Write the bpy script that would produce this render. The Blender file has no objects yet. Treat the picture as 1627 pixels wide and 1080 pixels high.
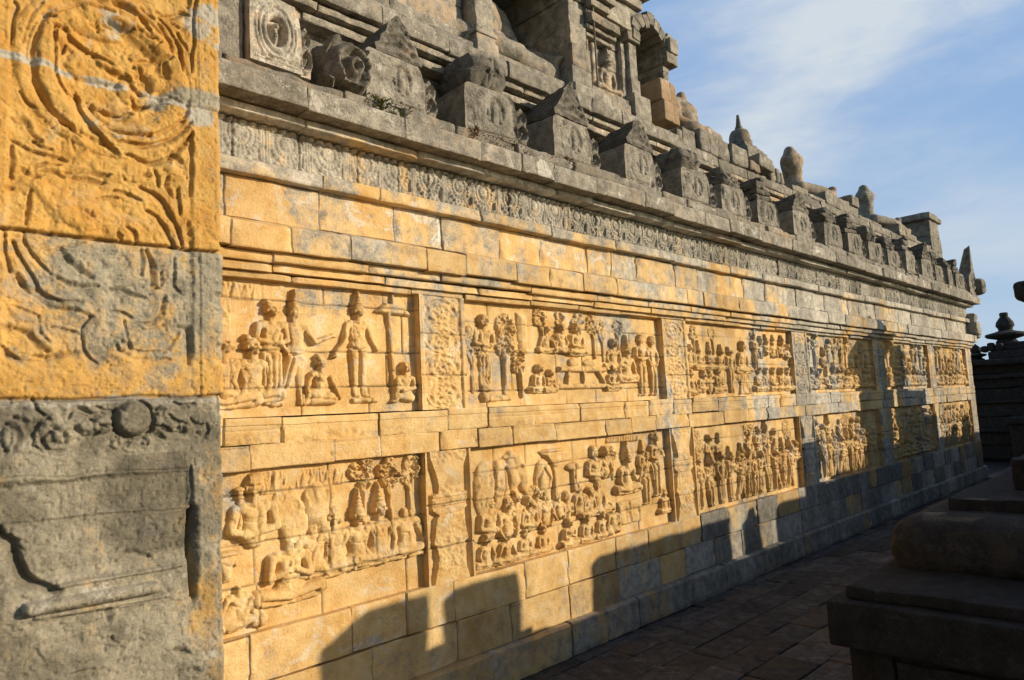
import bpy, bmesh, math, random
import numpy as np
R_ = math.radians
scene = bpy.context.scene

# ------------------------------------------------------------------ camera
CAM = np.array([0.0, -3.08, 1.53])
YAW, PITCH, ROLL = 0.782121858, 0.100452383, -0.0512954750
_f = np.array([math.cos(YAW)*math.cos(PITCH), math.sin(YAW)*math.cos(PITCH), math.sin(PITCH)])
_r = np.array([math.sin(YAW), -math.cos(YAW), 0.0])
_u = np.cross(_r, _f)
_r2 = math.cos(ROLL)*_r + math.sin(ROLL)*_u
_u2 = -math.sin(ROLL)*_r + math.cos(ROLL)*_u
import mathutils
cd = bpy.data.cameras.new('camera')
cam = bpy.data.objects.new('camera', cd)
scene.collection.objects.link(cam)
m4 = mathutils.Matrix.Identity(4)
for i in range(3):
    m4[i][0], m4[i][1], m4[i][2], m4[i][3] = _r2[i], _u2[i], -_f[i], CAM[i]
cam.matrix_world = m4
cd.sensor_width = 36.0
cd.lens = 25.018
cd.clip_start = 0.05
cd.clip_end = 6000
cd.dof.use_dof = True
cd.dof.focus_distance = 5.0
cd.dof.aperture_fstop = 9.0
scene.camera = cam

# ------------------------------------------------------------------ sun, sky, exposure
SUN_EL, SUN_AZ = R_(16), R_(40)          # azimuth measured from the wall's normal (-Y) towards +X
sdir = mathutils.Vector((math.sin(SUN_AZ)*math.cos(SUN_EL), -math.cos(SUN_AZ)*math.cos(SUN_EL), math.sin(SUN_EL)))
sl = bpy.data.lights.new('sun', 'SUN')
sl.energy = 5.0
sl.angle = R_(0.5)
sl.color = (1.0, 0.85, 0.63)
so = bpy.data.objects.new('sun', sl)
so.rotation_euler = sdir.to_track_quat('Z', 'Y').to_euler()
scene.collection.objects.link(so)
w = bpy.data.worlds.new('World')
scene.world = w
w.use_nodes = True
nt = w.node_tree
nt.nodes.clear()
N = nt.nodes.new; L = nt.links.new
out = N('ShaderNodeOutputWorld'); bg = N('ShaderNodeBackground'); sky = N('ShaderNodeTexSky')
sky.sky_type = 'NISHITA'; sky.sun_disc = False
sky.sun_elevation = SUN_EL
sky.sun_rotation = math.atan2(sdir.x, sdir.y)
sky.air_density = 1.0; sky.dust_density = 0.6; sky.ozone_density = 1.5
tc = N('ShaderNodeTexCoord')
mp = N('ShaderNodeMapping'); mp.inputs['Scale'].default_value = (1.0, 1.0, 3.2)
mp.inputs['Rotation'].default_value = (0.35, 0.1, 0.3)
n1 = N('ShaderNodeTexNoise'); n1.inputs['Scale'].default_value = 2.1; n1.inputs['Detail'].default_value = 9; n1.inputs['Roughness'].default_value = 0.55; n1.inputs['Distortion'].default_value = 0.25
n2 = N('ShaderNodeTexNoise'); n2.inputs['Scale'].default_value = 7.5; n2.inputs['Detail'].default_value = 8; n2.inputs['Roughness'].default_value = 0.6; n2.inputs['Distortion'].default_value = 1.2
ad = N('ShaderNodeMath'); ad.operation = 'MULTIPLY_ADD'; ad.inputs[1].default_value = 0.22
rp = N('ShaderNodeValToRGB')
rp.color_ramp.elements[0].position = 0.49; rp.color_ramp.elements[0].color = (0, 0, 0, 1)
rp.color_ramp.elements[1].position = 0.92; rp.color_ramp.elements[1].color = (0.85, 0.85, 0.85, 1)
rp.color_ramp.interpolation = 'EASE'
mc = N('ShaderNodeMixRGB'); mc.inputs[2].default_value = (4.8, 5.3, 5.8, 1)
L(tc.outputs['Generated'], mp.inputs['Vector'])
L(mp.outputs['Vector'], n1.inputs['Vector']); L(mp.outputs['Vector'], n2.inputs['Vector'])
L(n2.outputs['Fac'], ad.inputs[0]); L(n1.outputs['Fac'], ad.inputs[2]); L(ad.outputs[0], rp.inputs['Fac'])
# thin high haze over the part of the sky away from the sun, paler towards the horizon
dp = N('ShaderNodeVectorMath'); dp.operation = 'DOT_PRODUCT'; dp.inputs[1].default_value = (0.72, 0.69, 0.0); L(tc.outputs['Generated'], dp.inputs[0])
mr = N('ShaderNodeMapRange'); mr.interpolation_type = 'SMOOTHSTEP'; mr.inputs['From Min'].default_value = 0.0; mr.inputs['From Max'].default_value = 0.62; mr.inputs['To Max'].default_value = 0.88; L(dp.outputs['Value'], mr.inputs['Value'])
sx = N('ShaderNodeSeparateXYZ'); L(tc.outputs['Generated'], sx.inputs[0])
hz = N('ShaderNodeValToRGB'); L(sx.outputs['Z'], hz.inputs['Fac'])
hz.color_ramp.elements[0].position = 0.0; hz.color_ramp.elements[0].color = (0.43, 0.56, 0.72, 1)
hz.color_ramp.elements[1].position = 0.42; hz.color_ramp.elements[1].color = (0.225, 0.40, 0.71, 1)
e = hz.color_ramp.elements.new(0.16); e.color = (0.33, 0.49, 0.715, 1)
hs = N('ShaderNodeVectorMath'); hs.operation = 'SCALE'; hs.inputs['Scale'].default_value = 7.9; L(hz.outputs['Color'], hs.inputs[0])
m0 = N('ShaderNodeMixRGB'); L(mr.outputs['Result'], m0.inputs['Fac']); L(sky.outputs['Color'], m0.inputs[1]); L(hs.outputs['Vector'], m0.inputs[2])
cf = N('ShaderNodeMath'); cf.operation = 'MULTIPLY'; L(rp.outputs['Color'], cf.inputs[0]); L(mr.outputs['Result'], cf.inputs[1])
vd = N('ShaderNodeVectorMath'); vd.operation = 'DOT_PRODUCT'; vd.inputs[1].default_value = (0.835, 0.41, 0.365); L(tc.outputs['Generated'], vd.inputs[0])
vr = N('ShaderNodeMapRange'); vr.interpolation_type = 'SMOOTHSTEP'; vr.inputs['From Min'].default_value = 0.93; vr.inputs['From Max'].default_value = 1.0; L(vd.outputs['Value'], vr.inputs['Value'])
vn = N('ShaderNodeMapRange'); vn.interpolation_type = 'SMOOTHSTEP'; vn.inputs['From Min'].default_value = 0.36; vn.inputs['From Max'].default_value = 0.70; vn.inputs['To Min'].default_value = 0.25; L(n1.outputs['Fac'], vn.inputs['Value'])
vm = N('ShaderNodeMath'); vm.operation = 'MULTIPLY'; L(vr.outputs['Result'], vm.inputs[0]); L(vn.outputs['Result'], vm.inputs[1])
va = N('ShaderNodeMath'); va.operation = 'MULTIPLY_ADD'; va.inputs[1].default_value = 0.55; va.use_clamp = True; L(vm.outputs[0], va.inputs[0]); L(cf.outputs[0], va.inputs[2])
L(va.outputs[0], mc.inputs['Fac']); L(m0.outputs['Color'], mc.inputs[1])
L(mc.outputs['Color'], bg.inputs['Color']); L(bg.outputs['Background'], out.inputs['Surface'])
bg.inputs['Strength'].default_value = 0.125
scene.view_settings.view_transform = 'Standard'
scene.view_settings.look = 'None'
scene.view_settings.exposure = 0.10
scene.view_settings.gamma = 1.0

# ------------------------------------------------------------------ noise
def _h(ix, iy, seed):
    n = (ix*374761393 + iy*668265263 + seed*974634777) & 0xffffffff
    n = ((n ^ (n >> 13))*1274126177) & 0xffffffff
    n = (n ^ (n >> 16)) & 0xffffffff
    return n/4294967295.0
def vnoise(x, y, seed=0):
    x = np.asarray(x, float); y = np.asarray(y, float)
    ix = np.floor(x).astype(np.int64); iy = np.floor(y).astype(np.int64)
    fx = x-ix; fy = y-iy
    fx = fx*fx*(3-2*fx); fy = fy*fy*(3-2*fy)
    a = _h(ix, iy, seed); b = _h(ix+1, iy, seed); c = _h(ix, iy+1, seed); d = _h(ix+1, iy+1, seed)
    return (a*(1-fx)+b*fx)*(1-fy)+(c*(1-fx)+d*fx)*fy
def fbm(x, y, seed=0, o=4):
    v = 0; s = 0; a = 1.0
    for k in range(o):
        v = v + a*vnoise(x*2**k, y*2**k, seed+k*17); s += a; a *= 0.5
    return v/s - 0.5
def sstep(a, b, x):
    t = np.clip((x-a)/(b-a), 0, 1); return t*t*(3-2*t)

# ------------------------------------------------------------------ materials
def stone_mat(name, ochre_lo, ochre_hi, grey_lo, grey_hi, bump=0.55, lich=(0.60, 0.57, 0.50), grain=1.0):
    m = bpy.data.materials.new(name); m.use_nodes = True
    t = m.node_tree; t.nodes.clear(); N = t.nodes.new; L = t.links.new
    o = N('ShaderNodeOutputMaterial'); p = N('ShaderNodeBsdfPrincipled')
    p.inputs['Roughness'].default_value = 0.92
    p.inputs['Specular IOR Level'].default_value = 0.25
    g = N('ShaderNodeNewGeometry'); at = N('ShaderNodeAttribute'); at.attribute_name = 'stone'
    sp = N('ShaderNodeSeparateColor'); L(at.outputs['Color'], sp.inputs['Color'])
    def noise(sc, det=5, rough=0.6, dist=0.0, vec=None):
        n = N('ShaderNodeTexNoise'); n.inputs['Scale'].default_value = sc*grain; n.inputs['Detail'].default_value = det
        n.inputs['Roughness'].default_value = rough; n.inputs['Distortion'].default_value = dist
        L(vec or g.outputs['Position'], n.inputs['Vector']); return n.outputs['Fac']
    def ma(op, a, b, c=None):
        n = N('ShaderNodeMath'); n.operation = op
        for k, v in enumerate((a, b, c)):
            if v is None: continue
            if isinstance(v, (int, float)): n.inputs[k].default_value = v
            else: L(v, n.inputs[k])
        return n.outputs[0]
    def ss(v, a, b):
        n = N('ShaderNodeMapRange'); n.interpolation_type = 'SMOOTHSTEP'
        n.inputs['From Min'].default_value = a; n.inputs['From Max'].default_value = b
        L(v, n.inputs['Value']); return n.outputs['Result']
    def mix(f, a, b, mode='MIX'):
        n = N('ShaderNodeMixRGB'); n.blend_type = mode
        for k, v in ((0, f), (1, a), (2, b)):
            if isinstance(v, tuple): n.inputs[k].default_value = (*v, 1)
            elif isinstance(v, (int, float)): n.inputs[k].default_value = v
            else: L(v, n.inputs[k])
        return n.outputs['Color']
    st = N('ShaderNodeMapping'); st.inputs['Scale'].default_value = (7, 7, 0.8); L(g.outputs['Position'], st.inputs['Vector'])
    nb = noise(3.5, 6, 0.62, 0.3); nm = noise(14, 6, 0.65); nf = noise(85, 4, 0.7); ns = noise(1.0, 5, 0.6, 0.2, st.outputs['Vector'])
    och = mix(ss(ma('MULTIPLY_ADD', nm, 0.6, ma('MULTIPLY', nb, 0.55)), 0.34, 0.80), ochre_lo, ochre_hi)
    gry = mix(ss(ma('MULTIPLY_ADD', nf, 0.4, ma('MULTIPLY', nm, 0.7)), 0.36, 0.74), grey_lo, grey_hi)
    fac = ma('ADD', sp.outputs['Red'], ma('MULTIPLY_ADD', nb, 0.7, ma('MULTIPLY_ADD', ns, 0.95, -0.82)))
    fac = ma('MULTIPLY_ADD', ma('SUBTRACT', nm, 0.5), 1.1, ma('MULTIPLY_ADD', ma('SUBTRACT', nf, 0.5), 0.45, fac))
    fac = ma('SUBTRACT', fac, ma('MULTIPLY', ss(noise(4.2, 9, 0.72, 0.6), 0.57, 0.64), 0.24))
    fac = ma('ADD', fac, ma('MULTIPLY', ss(noise(5.1, 9, 0.72, 0.9), 0.60, 0.66), 0.22))
    col = mix(ss(fac, 0.24, 0.74), gry, och)
    lm = ma('MULTIPLY', ss(ma('ADD', ma('MULTIPLY', ma('MAXIMUM', ma('SUBTRACT', at.outputs['Alpha'], 1.0), 0.0), 0.16), ma('MULTIPLY_ADD', nf, 0.25, noise(8, 7, 0.68, 0.8))), 0.66, 0.78), ma('MINIMUM', at.outputs['Alpha'], 1.0))
    col = mix(lm, col, lich)
    spk = ss(noise(150, 2, 0.5), 0.60, 0.75)
    col = mix(ma('MULTIPLY', spk, 0.22), col, tuple(min(0.8, 1.9*c) for c in grey_hi))
    pit = ss(noise(110, 3, 0.6, 0.5), 0.38, 0.28)
    col = mix(ma('MULTIPLY', pit, 0.35), col, (0.05, 0.04, 0.03))
    tn = N('ShaderNodeCombineColor'); 
    for k in range(3): L(ma('MULTIPLY', sp.outputs['Green'], 1.0), tn.inputs[k])
    col = mix(1.0, col, tn.outputs['Color'], 'MULTIPLY')
    col = mix(ma('MULTIPLY', sp.outputs['Blue'], 0.75), col, (0.045, 0.036, 0.028))
    L(col, p.inputs['Base Color'])
    hgt = ma('ADD', ma('MULTIPLY', nf, 0.9), ma('ADD', ma('MULTIPLY', nm, 0.9), ma('MULTIPLY', pit, -0.5)))
    b = N('ShaderNodeBump'); b.inputs['Strength'].default_value = bump; b.inputs['Distance'].default_value = 0.012/grain
    L(hgt, b.inputs['Height']); L(b.outputs['Normal'], p.inputs['Normal'])
    L(p.outputs['BSDF'], o.inputs['Surface'])
    return m
M_WALL = stone_mat('ochre_andesite', (0.51, 0.285, 0.080), (0.67, 0.485, 0.235), (0.22, 0.205, 0.175), (0.54, 0.50, 0.42))
M_PIER = stone_mat('ochre_andesite_near', (0.55, 0.27, 0.05), (0.66, 0.41, 0.125), (0.21, 0.185, 0.135), (0.47, 0.415, 0.305), bump=0.55, grain=2.0, lich=(0.50, 0.455, 0.375))
M_GREY = stone_mat('grey_andesite', (0.30, 0.20, 0.11), (0.42, 0.30, 0.19), (0.130, 0.119, 0.100), (0.38, 0.345, 0.282), bump=0.75)
M_DARK = stone_mat('andesite_shade_darkened', (0.040, 0.034, 0.028), (0.066, 0.056, 0.045), (0.020, 0.0195, 0.021), (0.056, 0.053, 0.050), bump=0.6, lich=(0.13, 0.125, 0.115))  # albedo lowered: deep shade on floor and pedestals is put into the colour

# ------------------------------------------------------------------ mesh helpers
def link(name, me, mat, parent=None):
    o = bpy.data.objects.new(name, me); scene.collection.objects.link(o)
    if mat: me.materials.append(mat)
    if parent: o.parent = parent
    return o
def raw_mesh(name, V, F, C, mat, parent=None, sharp=None):
    V = np.asarray(V, np.float32); F = np.asarray(F, np.int32)
    me = bpy.data.meshes.new(name)
    me.vertices.add(len(V)); me.vertices.foreach_set('co', V.ravel())
    k = F.shape[1]
    me.loops.add(F.size); me.loops.foreach_set('vertex_index', F.ravel())
    me.polygons.add(len(F)); me.polygons.foreach_set('loop_start', np.arange(0, F.size, k, dtype=np.int32))
    me.polygons.foreach_set('use_smooth', np.ones(len(F), bool))
    me.update(calc_edges=True)
    a = me.color_attributes.new('stone', 'FLOAT_COLOR', 'POINT')
    a.data.foreach_set('color', np.asarray(C, np.float32).ravel())
    if sharp: me.set_sharp_from_angle(angle=R_(sharp))
    return link(name, me, mat, parent)
def grid_faces(n, m, base=0):
    i = np.arange(n-1)[:, None]; j = np.arange(m-1)[None, :]
    a = i*m+j
    return np.stack([a, a+1, a+m+1, a+m], -1).reshape(-1, 4)+base
def grid_obj(name, P, C, mat, parent=None, keep=None, sharp=50):
    n, m = P.shape[:2]
    F = grid_faces(n, m); V = P.reshape(-1, 3); C = C.reshape(-1, 4)
    if keep is not None:
        F = F[keep.ravel()]
        u, inv = np.unique(F, return_inverse=True)
        V = V[u]; C = C[u]; F = inv.reshape(-1, 4)
    if len(F) == 0: return None
    return raw_mesh(name, V, F, C, mat, parent, sharp)
class Acc:
    def __init__(s): s.V = []; s.F = []; s.C = []; s.n = 0
    def add(s, V, F, C):
        V = np.asarray(V, float); s.V.append(V); s.F.append(np.asarray(F)+s.n)
        C = np.asarray(C, float)
        if C.ndim == 1: C = np.tile(C, (len(V), 1))
        s.C.append(C); s.n += len(V)
    def build(s, name, mat, parent=None, sharp=45):
        return raw_mesh(name, np.concatenate(s.V), np.concatenate(s.F), np.concatenate(s.C), mat, parent, sharp)
def rbox(lo, hi, r=0.015, n=6, amp=0.004, seed=0, rot=None, taper=0.0, freq=9.0):
    """a weathered stone block: rounded box with uneven faces"""
    lo = np.array(lo, float); hi = np.array(hi, float); c = (lo+hi)/2; h = (hi-lo)/2
    r = min(r, h.min()*0.9)
    VV = []; FF = []; b = 0
    for ax in range(3):
        for sg in (-1, 1):
            u, v = (ax+1) % 3, (ax+2) % 3
            def ticks(k):
                nn = int(max(2, min(40, round(n*h[k]/max(h.min(), 0.06)))))
                inner = np.linspace(-h[k]+r, h[k]-r, nn)
                return np.concatenate([[-h[k], -h[k]+r*0.3], inner, [h[k]-r*0.3, h[k]]])
            A, B = np.meshgrid(ticks(u), ticks(v), indexing='ij')
            P = np.zeros(A.shape+(3,)); P[..., ax] = sg*h[ax]; P[..., u] = A; P[..., v] = B
            q = np.clip(P, -(h-r), h-r); d = P-q
            ln = np.linalg.norm(d, axis=-1, keepdims=True); ln[ln == 0] = 1
            P = q+d/ln*r
            f = grid_faces(*A.shape)
            if sg < 0: f = f[:, ::-1]
            VV.append(P.reshape(-1, 3)); FF.append(f+b); b += A.size
    V = np.concatenate(VV); F = np.concatenate(FF)
    if taper: 
        k = 1-taper*(V[:, 2]+h[2])/(2*h[2]); V[:, 0] *= k; V[:, 1] *= k
    W = V+c
    dx = fbm(W[:, 1]*freq+seed*3.1, W[:, 2]*freq+W[:, 0]*3, seed)
    dy = fbm(W[:, 0]*freq+seed*1.7, W[:, 2]*freq+W[:, 1]*3, seed+5)
    dz = fbm(W[:, 0]*freq+seed*2.3, W[:, 1]*freq+W[:, 2]*3, seed+9)
    V = V+np.stack([dx, dy, dz], -1)*amp*4
    if rot is not None:
        V = V@np.array(mathutils.Euler(rot).to_matrix()).T
    return V+c, F
def thing(name, label, cat, loc=(0, 0, 0), group=None):
    o = bpy.data.objects.new(name, None); scene.collection.objects.link(o)
    o.location = loc; o.empty_display_size = 0.2
    o['label'] = label; o['category'] = cat
    if group: o['group'] = group
    return o
def tag(o, label, cat, group=None):
    o['label'] = label; o['category'] = cat
    if group: o['group'] = group
    return o
def cols(x, o, t=1.0, j=0.0, l=0.3):
    x = np.asarray(x, float)
    return np.stack([np.broadcast_to(np.asarray(v, float), x.shape) for v in (o, t, j, l)], -1)

# ------------------------------------------------------------------ staining of the long wall (mineral colour of the stone, by place)
def wall_ochre(x, z):
    near = 1-sstep(4.3, 6.0, x)
    o = 0.50+0.46*near
    o = o*(1-sstep(2.15, 2.42, z)*(0.27+.16*sstep(3., 5., x)))
    o = o*(1-sstep(2.62, 2.76, z)*(0.30+0.12*sstep(2.2, 5.0, x)))
    o = o*(1-sstep(2.90, 2.97, z)*0.75)
    o = o-0.30*(1-sstep(0.25, 0.85, z))*sstep(3.6, 5.6, x)-0.25*(1-sstep(0.3, 0.6, z))
    st = vnoise(x*3.1, z*0.45, 77)*0.6+vnoise(x*8.3, z*0.7, 78)*0.4
    o = o-(st-0.44)*(0.35+0.70*(1-near))
    o = o-0.30*sstep(0.62, 0.75, fbm(x*1.7, z*1.9, 91, 3)+0.5)
    return np.clip(o, -0.1, 1.1)
def wall_tone(x, z):
    return 1.0+0.34*fbm(x*2.2, z*1.6, 31, 4)+.22*fbm(x*7, z*6, 33, 3)-0.22*sstep(0.52, 0.66, vnoise(x*4.7, z*0.5, 12))*sstep(4.0, 6.0, x)
def xgrid(x0, x1, k=1.0):
    xs = [x0]
    while xs[-1] < x1:
        xs.append(xs[-1]+k*max(0.008, 0.004+0.0026*xs[-1]))
    xs[-1] = x1
    return np.array(xs)
def joints_of(x0, x1, mean, seed):
    rg = random.Random(seed); x = x0+rg.uniform(0.2, 1)*mean; js = []
    while x < x1-0.1:
        js.append(x); x += mean*rg.uniform(0.6, 1.4)
    return np.array(js)
def with_joints(xs, js, wd):
    e = np.concatenate([xs]+[[j-wd, j-wd*0.35, j+wd*0.35, j+wd] for j in js]) if len(js) else xs
    e = np.unique(np.round(np.clip(e, xs[0], xs[-1]), 5))
    return e
def strip(name, prof, x0, x1, mean, seed, mat, parent, dz=0.012, o_add=0.0, t_mul=1.0, jd=0.007, rough=0.004, extra=None, och=None, lich=0.35, off=0.0065, k=1.0, sharp=40, bv=1.0):
    """one course or moulding of the wall: a profile (y, z) swept along X, cut into blocks"""
    js = joints_of(x0, x1, mean, seed)
    xs = with_joints(xgrid(x0, x1, k), js, 0.006)
    pp = [prof[0]]
    for a, b in zip(prof[:-1], prof[1:]):
        n = max(1, int(math.hypot(b[0]-a[0], b[1]-a[1])/dz))
        for i in range(1, n+1): pp.append((a[0]+(b[0]-a[0])*i/n, a[1]+(b[1]-a[1])*i/n))
    pp = np.array(pp)
    X = np.tile(xs, (len(pp), 1)); Y = np.tile(pp[:, :1], (1, len(xs))); Z = np.tile(pp[:, 1:], (1, len(xs)))
    bi = np.searchsorted(js, xs) if len(js) else np.zeros(len(xs), int)
    r1 = np.array([_h(np.int64(i), np.int64(seed), 5) for i in range(len(js)+1)])[bi][None, :]
    r2 = np.array([_h(np.int64(i), np.int64(seed), 6) for i in range(len(js)+1)])[bi][None, :]
    r3 = np.array([_h(np.int64(i), np.int64(seed), 7) for i in range(len(js)+1)])[bi][None, :]
    jj = np.zeros(len(xs))
    for j in js: jj = np.maximum(jj, np.exp(-((xs-j)/0.0032)**2))
    jj = jj[None, :]*(0.75+0.5*vnoise(X*30, Z*18, seed))
    dj = np.full(len(xs), 9.0)
    for j in js: dj = np.minimum(dj, np.abs(xs-j))
    chip = sstep(.045, .0, dj)[None, :]*sstep(.58, .74, vnoise(X*16, Z*16+Y*9, seed+40))*.011
    d = chip+jd*jj*(.5+1.3*vnoise(X*2.1, Z*0, seed+9))+(r1-0.5)*2*off+rough*2.2*fbm(X*11, Z*11+Y*9, seed+2, 4)
    Y = Y+d
    Z = Z+(r3-0.5)*0.011+rough*1.2*fbm(X*8, Y*20+seed, seed+8, 3)
    if extra is not None:
        h, jx = extra(X, Z); Y = Y-h
        jj = np.clip(np.maximum(jj, jx), 0, 1)
    o = (wall_ochre(X, Z) if och is None else och)+o_add+(r2-0.5)*0.36*(1+(bv*bv-1)*.55*sstep(3.4, 6.0, X))
    C = cols(X, o, t_mul*wall_tone(X, Z)*(1+.26*(r1-.5)*(1+(bv-1)*sstep(3.2, 5.0, X))-.16*(bv-1)*sstep(3.2, 5.0, X)), np.clip(jj*(1-.6*(r2 > .62)), 0, 1), lich*(0.4+1.2*r3)+3.0*jj*(r2 > .62))
    return grid_obj(name, np.stack([X, Y, Z], -1), C, mat, parent, sharp=sharp)

# ------------------------------------------------------------------ relief carving
TH = 0.78
class Relief:
    """a height field on a small patch of wall; primitives are merged by maximum, cuts subtracted"""
    def __init__(s, x0, x1, z0, z1, res):
        s.x = np.arange(x0, x1+res, res*1.0); s.z = np.arange(z0, z1+res, res)
        s.X, s.Z = np.meshgrid(s.x, s.z); s.h = np.full(s.X.shape, -0.01); s.res = res
    def _put(s, d2, t, pw=0.55):
        v = TH*t*np.clip(1-d2**1.6, 0, 1)**pw
        s.h = np.where((d2 < 1) & (v > s.h), v, s.h)
    def E(s, cx, cz, rx, rz, t, ang=0.0):
        c, q = math.cos(ang), math.sin(ang); dx = s.X-cx; dz = s.Z-cz
        s._put(((dx*c+dz*q)/rx)**2+((-dx*q+dz*c)/rz)**2, t)
    def C(s, x0, z0, r0, x1, z1, r1, t0, t1=None):
        if t1 is None: t1 = t0
        ax, az = x1-x0, z1-z0; L2 = ax*ax+az*az+1e-9
        p = np.clip(((s.X-x0)*ax+(s.Z-z0)*az)/L2, 0, 1)
        d2 = ((s.X-x0-p*ax)**2+(s.Z-z0-p*az)**2)/(r0+(r1-r0)*p)**2
        v = (t0+(t1-t0)*p)*TH*np.clip(1-d2**1.6, 0, 1)**0.55
        s.h = np.where((d2 < 1) & (v > s.h), v, s.h)
    def P(s, pts, t, bev=0.02):
        ins = np.zeros(s.X.shape, bool); dm = np.full(s.X.shape, 9.0); n = len(pts)
        for i in range(n):
            (xa, za), (xb, zb) = pts[i], pts[(i+1) % n]
            cr = ((za > s.Z) != (zb > s.Z)) & (s.X < (xb-xa)*(s.Z-za)/((zb-za) or 1e-9)+xa)
            ins ^= cr
            ax, az = xb-xa, zb-za; p = np.clip(((s.X-xa)*ax+(s.Z-za)*az)/(ax*ax+az*az+1e-9), 0, 1)
            dm = np.minimum(dm, np.hypot(s.X-xa-p*ax, s.Z-za-p*az))
        v = TH*t*np.clip(dm/bev, 0, 1)**0.6
        s.h = np.where(ins & (v > s.h), v, s.h)
    def ring(s, cx, cz, r, wd, t, sq=1.0, a0=None, a1=None):
        rr = np.hypot(s.X-cx, (s.Z-cz)/sq); d2 = ((rr-r)/wd)**2
        if a0 is not None:
            an = np.arctan2(s.Z-cz, s.X-cx); d2 = np.where((an > a0) & (an < a1), d2, 4)
        s._put(d2, t)
    def cut(s, pts, wd, dp):
        g = np.zeros(s.X.shape)
        for (xa, za), (xb, zb) in zip(pts[:-1], pts[1:]):
            ax, az = xb-xa, zb-za; p = np.clip(((s.X-xa)*ax+(s.Z-za)*az)/(ax*ax+az*az+1e-9), 0, 1)
            g = np.maximum(g, np.exp(-(((s.X-xa-p*ax)**2+(s.Z-za-p*az)**2)/wd**2)))
        s.h = np.where(s.h > 0, s.h-dp*g, s.h)
    def mesh(s, name, y0, jf, seed, mat, parent, o_add=0.0, t_mul=1.0, rough=0.0028, lich=0.35):
        h = s.h.copy()
        solid = h > -0.009
        keep = solid[:-1, :-1] | solid[1:, :-1] | solid[:-1, 1:] | solid[1:, 1:]
        jt = jf(s.X, s.Z)
        h = np.where(h > 0, h*(.96-.34*sstep(.50, .72, vnoise(s.X*7, s.Z*8, seed+50))), h)
        h = np.where(solid, h+rough*2.4*fbm(s.X*22, s.Z*22, seed, 4)+.0045*fbm(s.X*60, s.Z*60, seed+5, 2)-.007*sstep(.66, .8, vnoise(s.X*26, s.Z*26, seed+6))-0.009*jt, -0.004)
        C = cols(s.X, wall_ochre(s.X, s.Z)+o_add+.24*sstep(4.3, 6.0, s.X), t_mul*wall_tone(s.X, s.Z), np.clip(jt*0.85, 0, 1), lich)
        return grid_obj(name, np.stack([s.X, y0-h, s.Z], -1), C, mat, parent, keep=keep, sharp=None)

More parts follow.
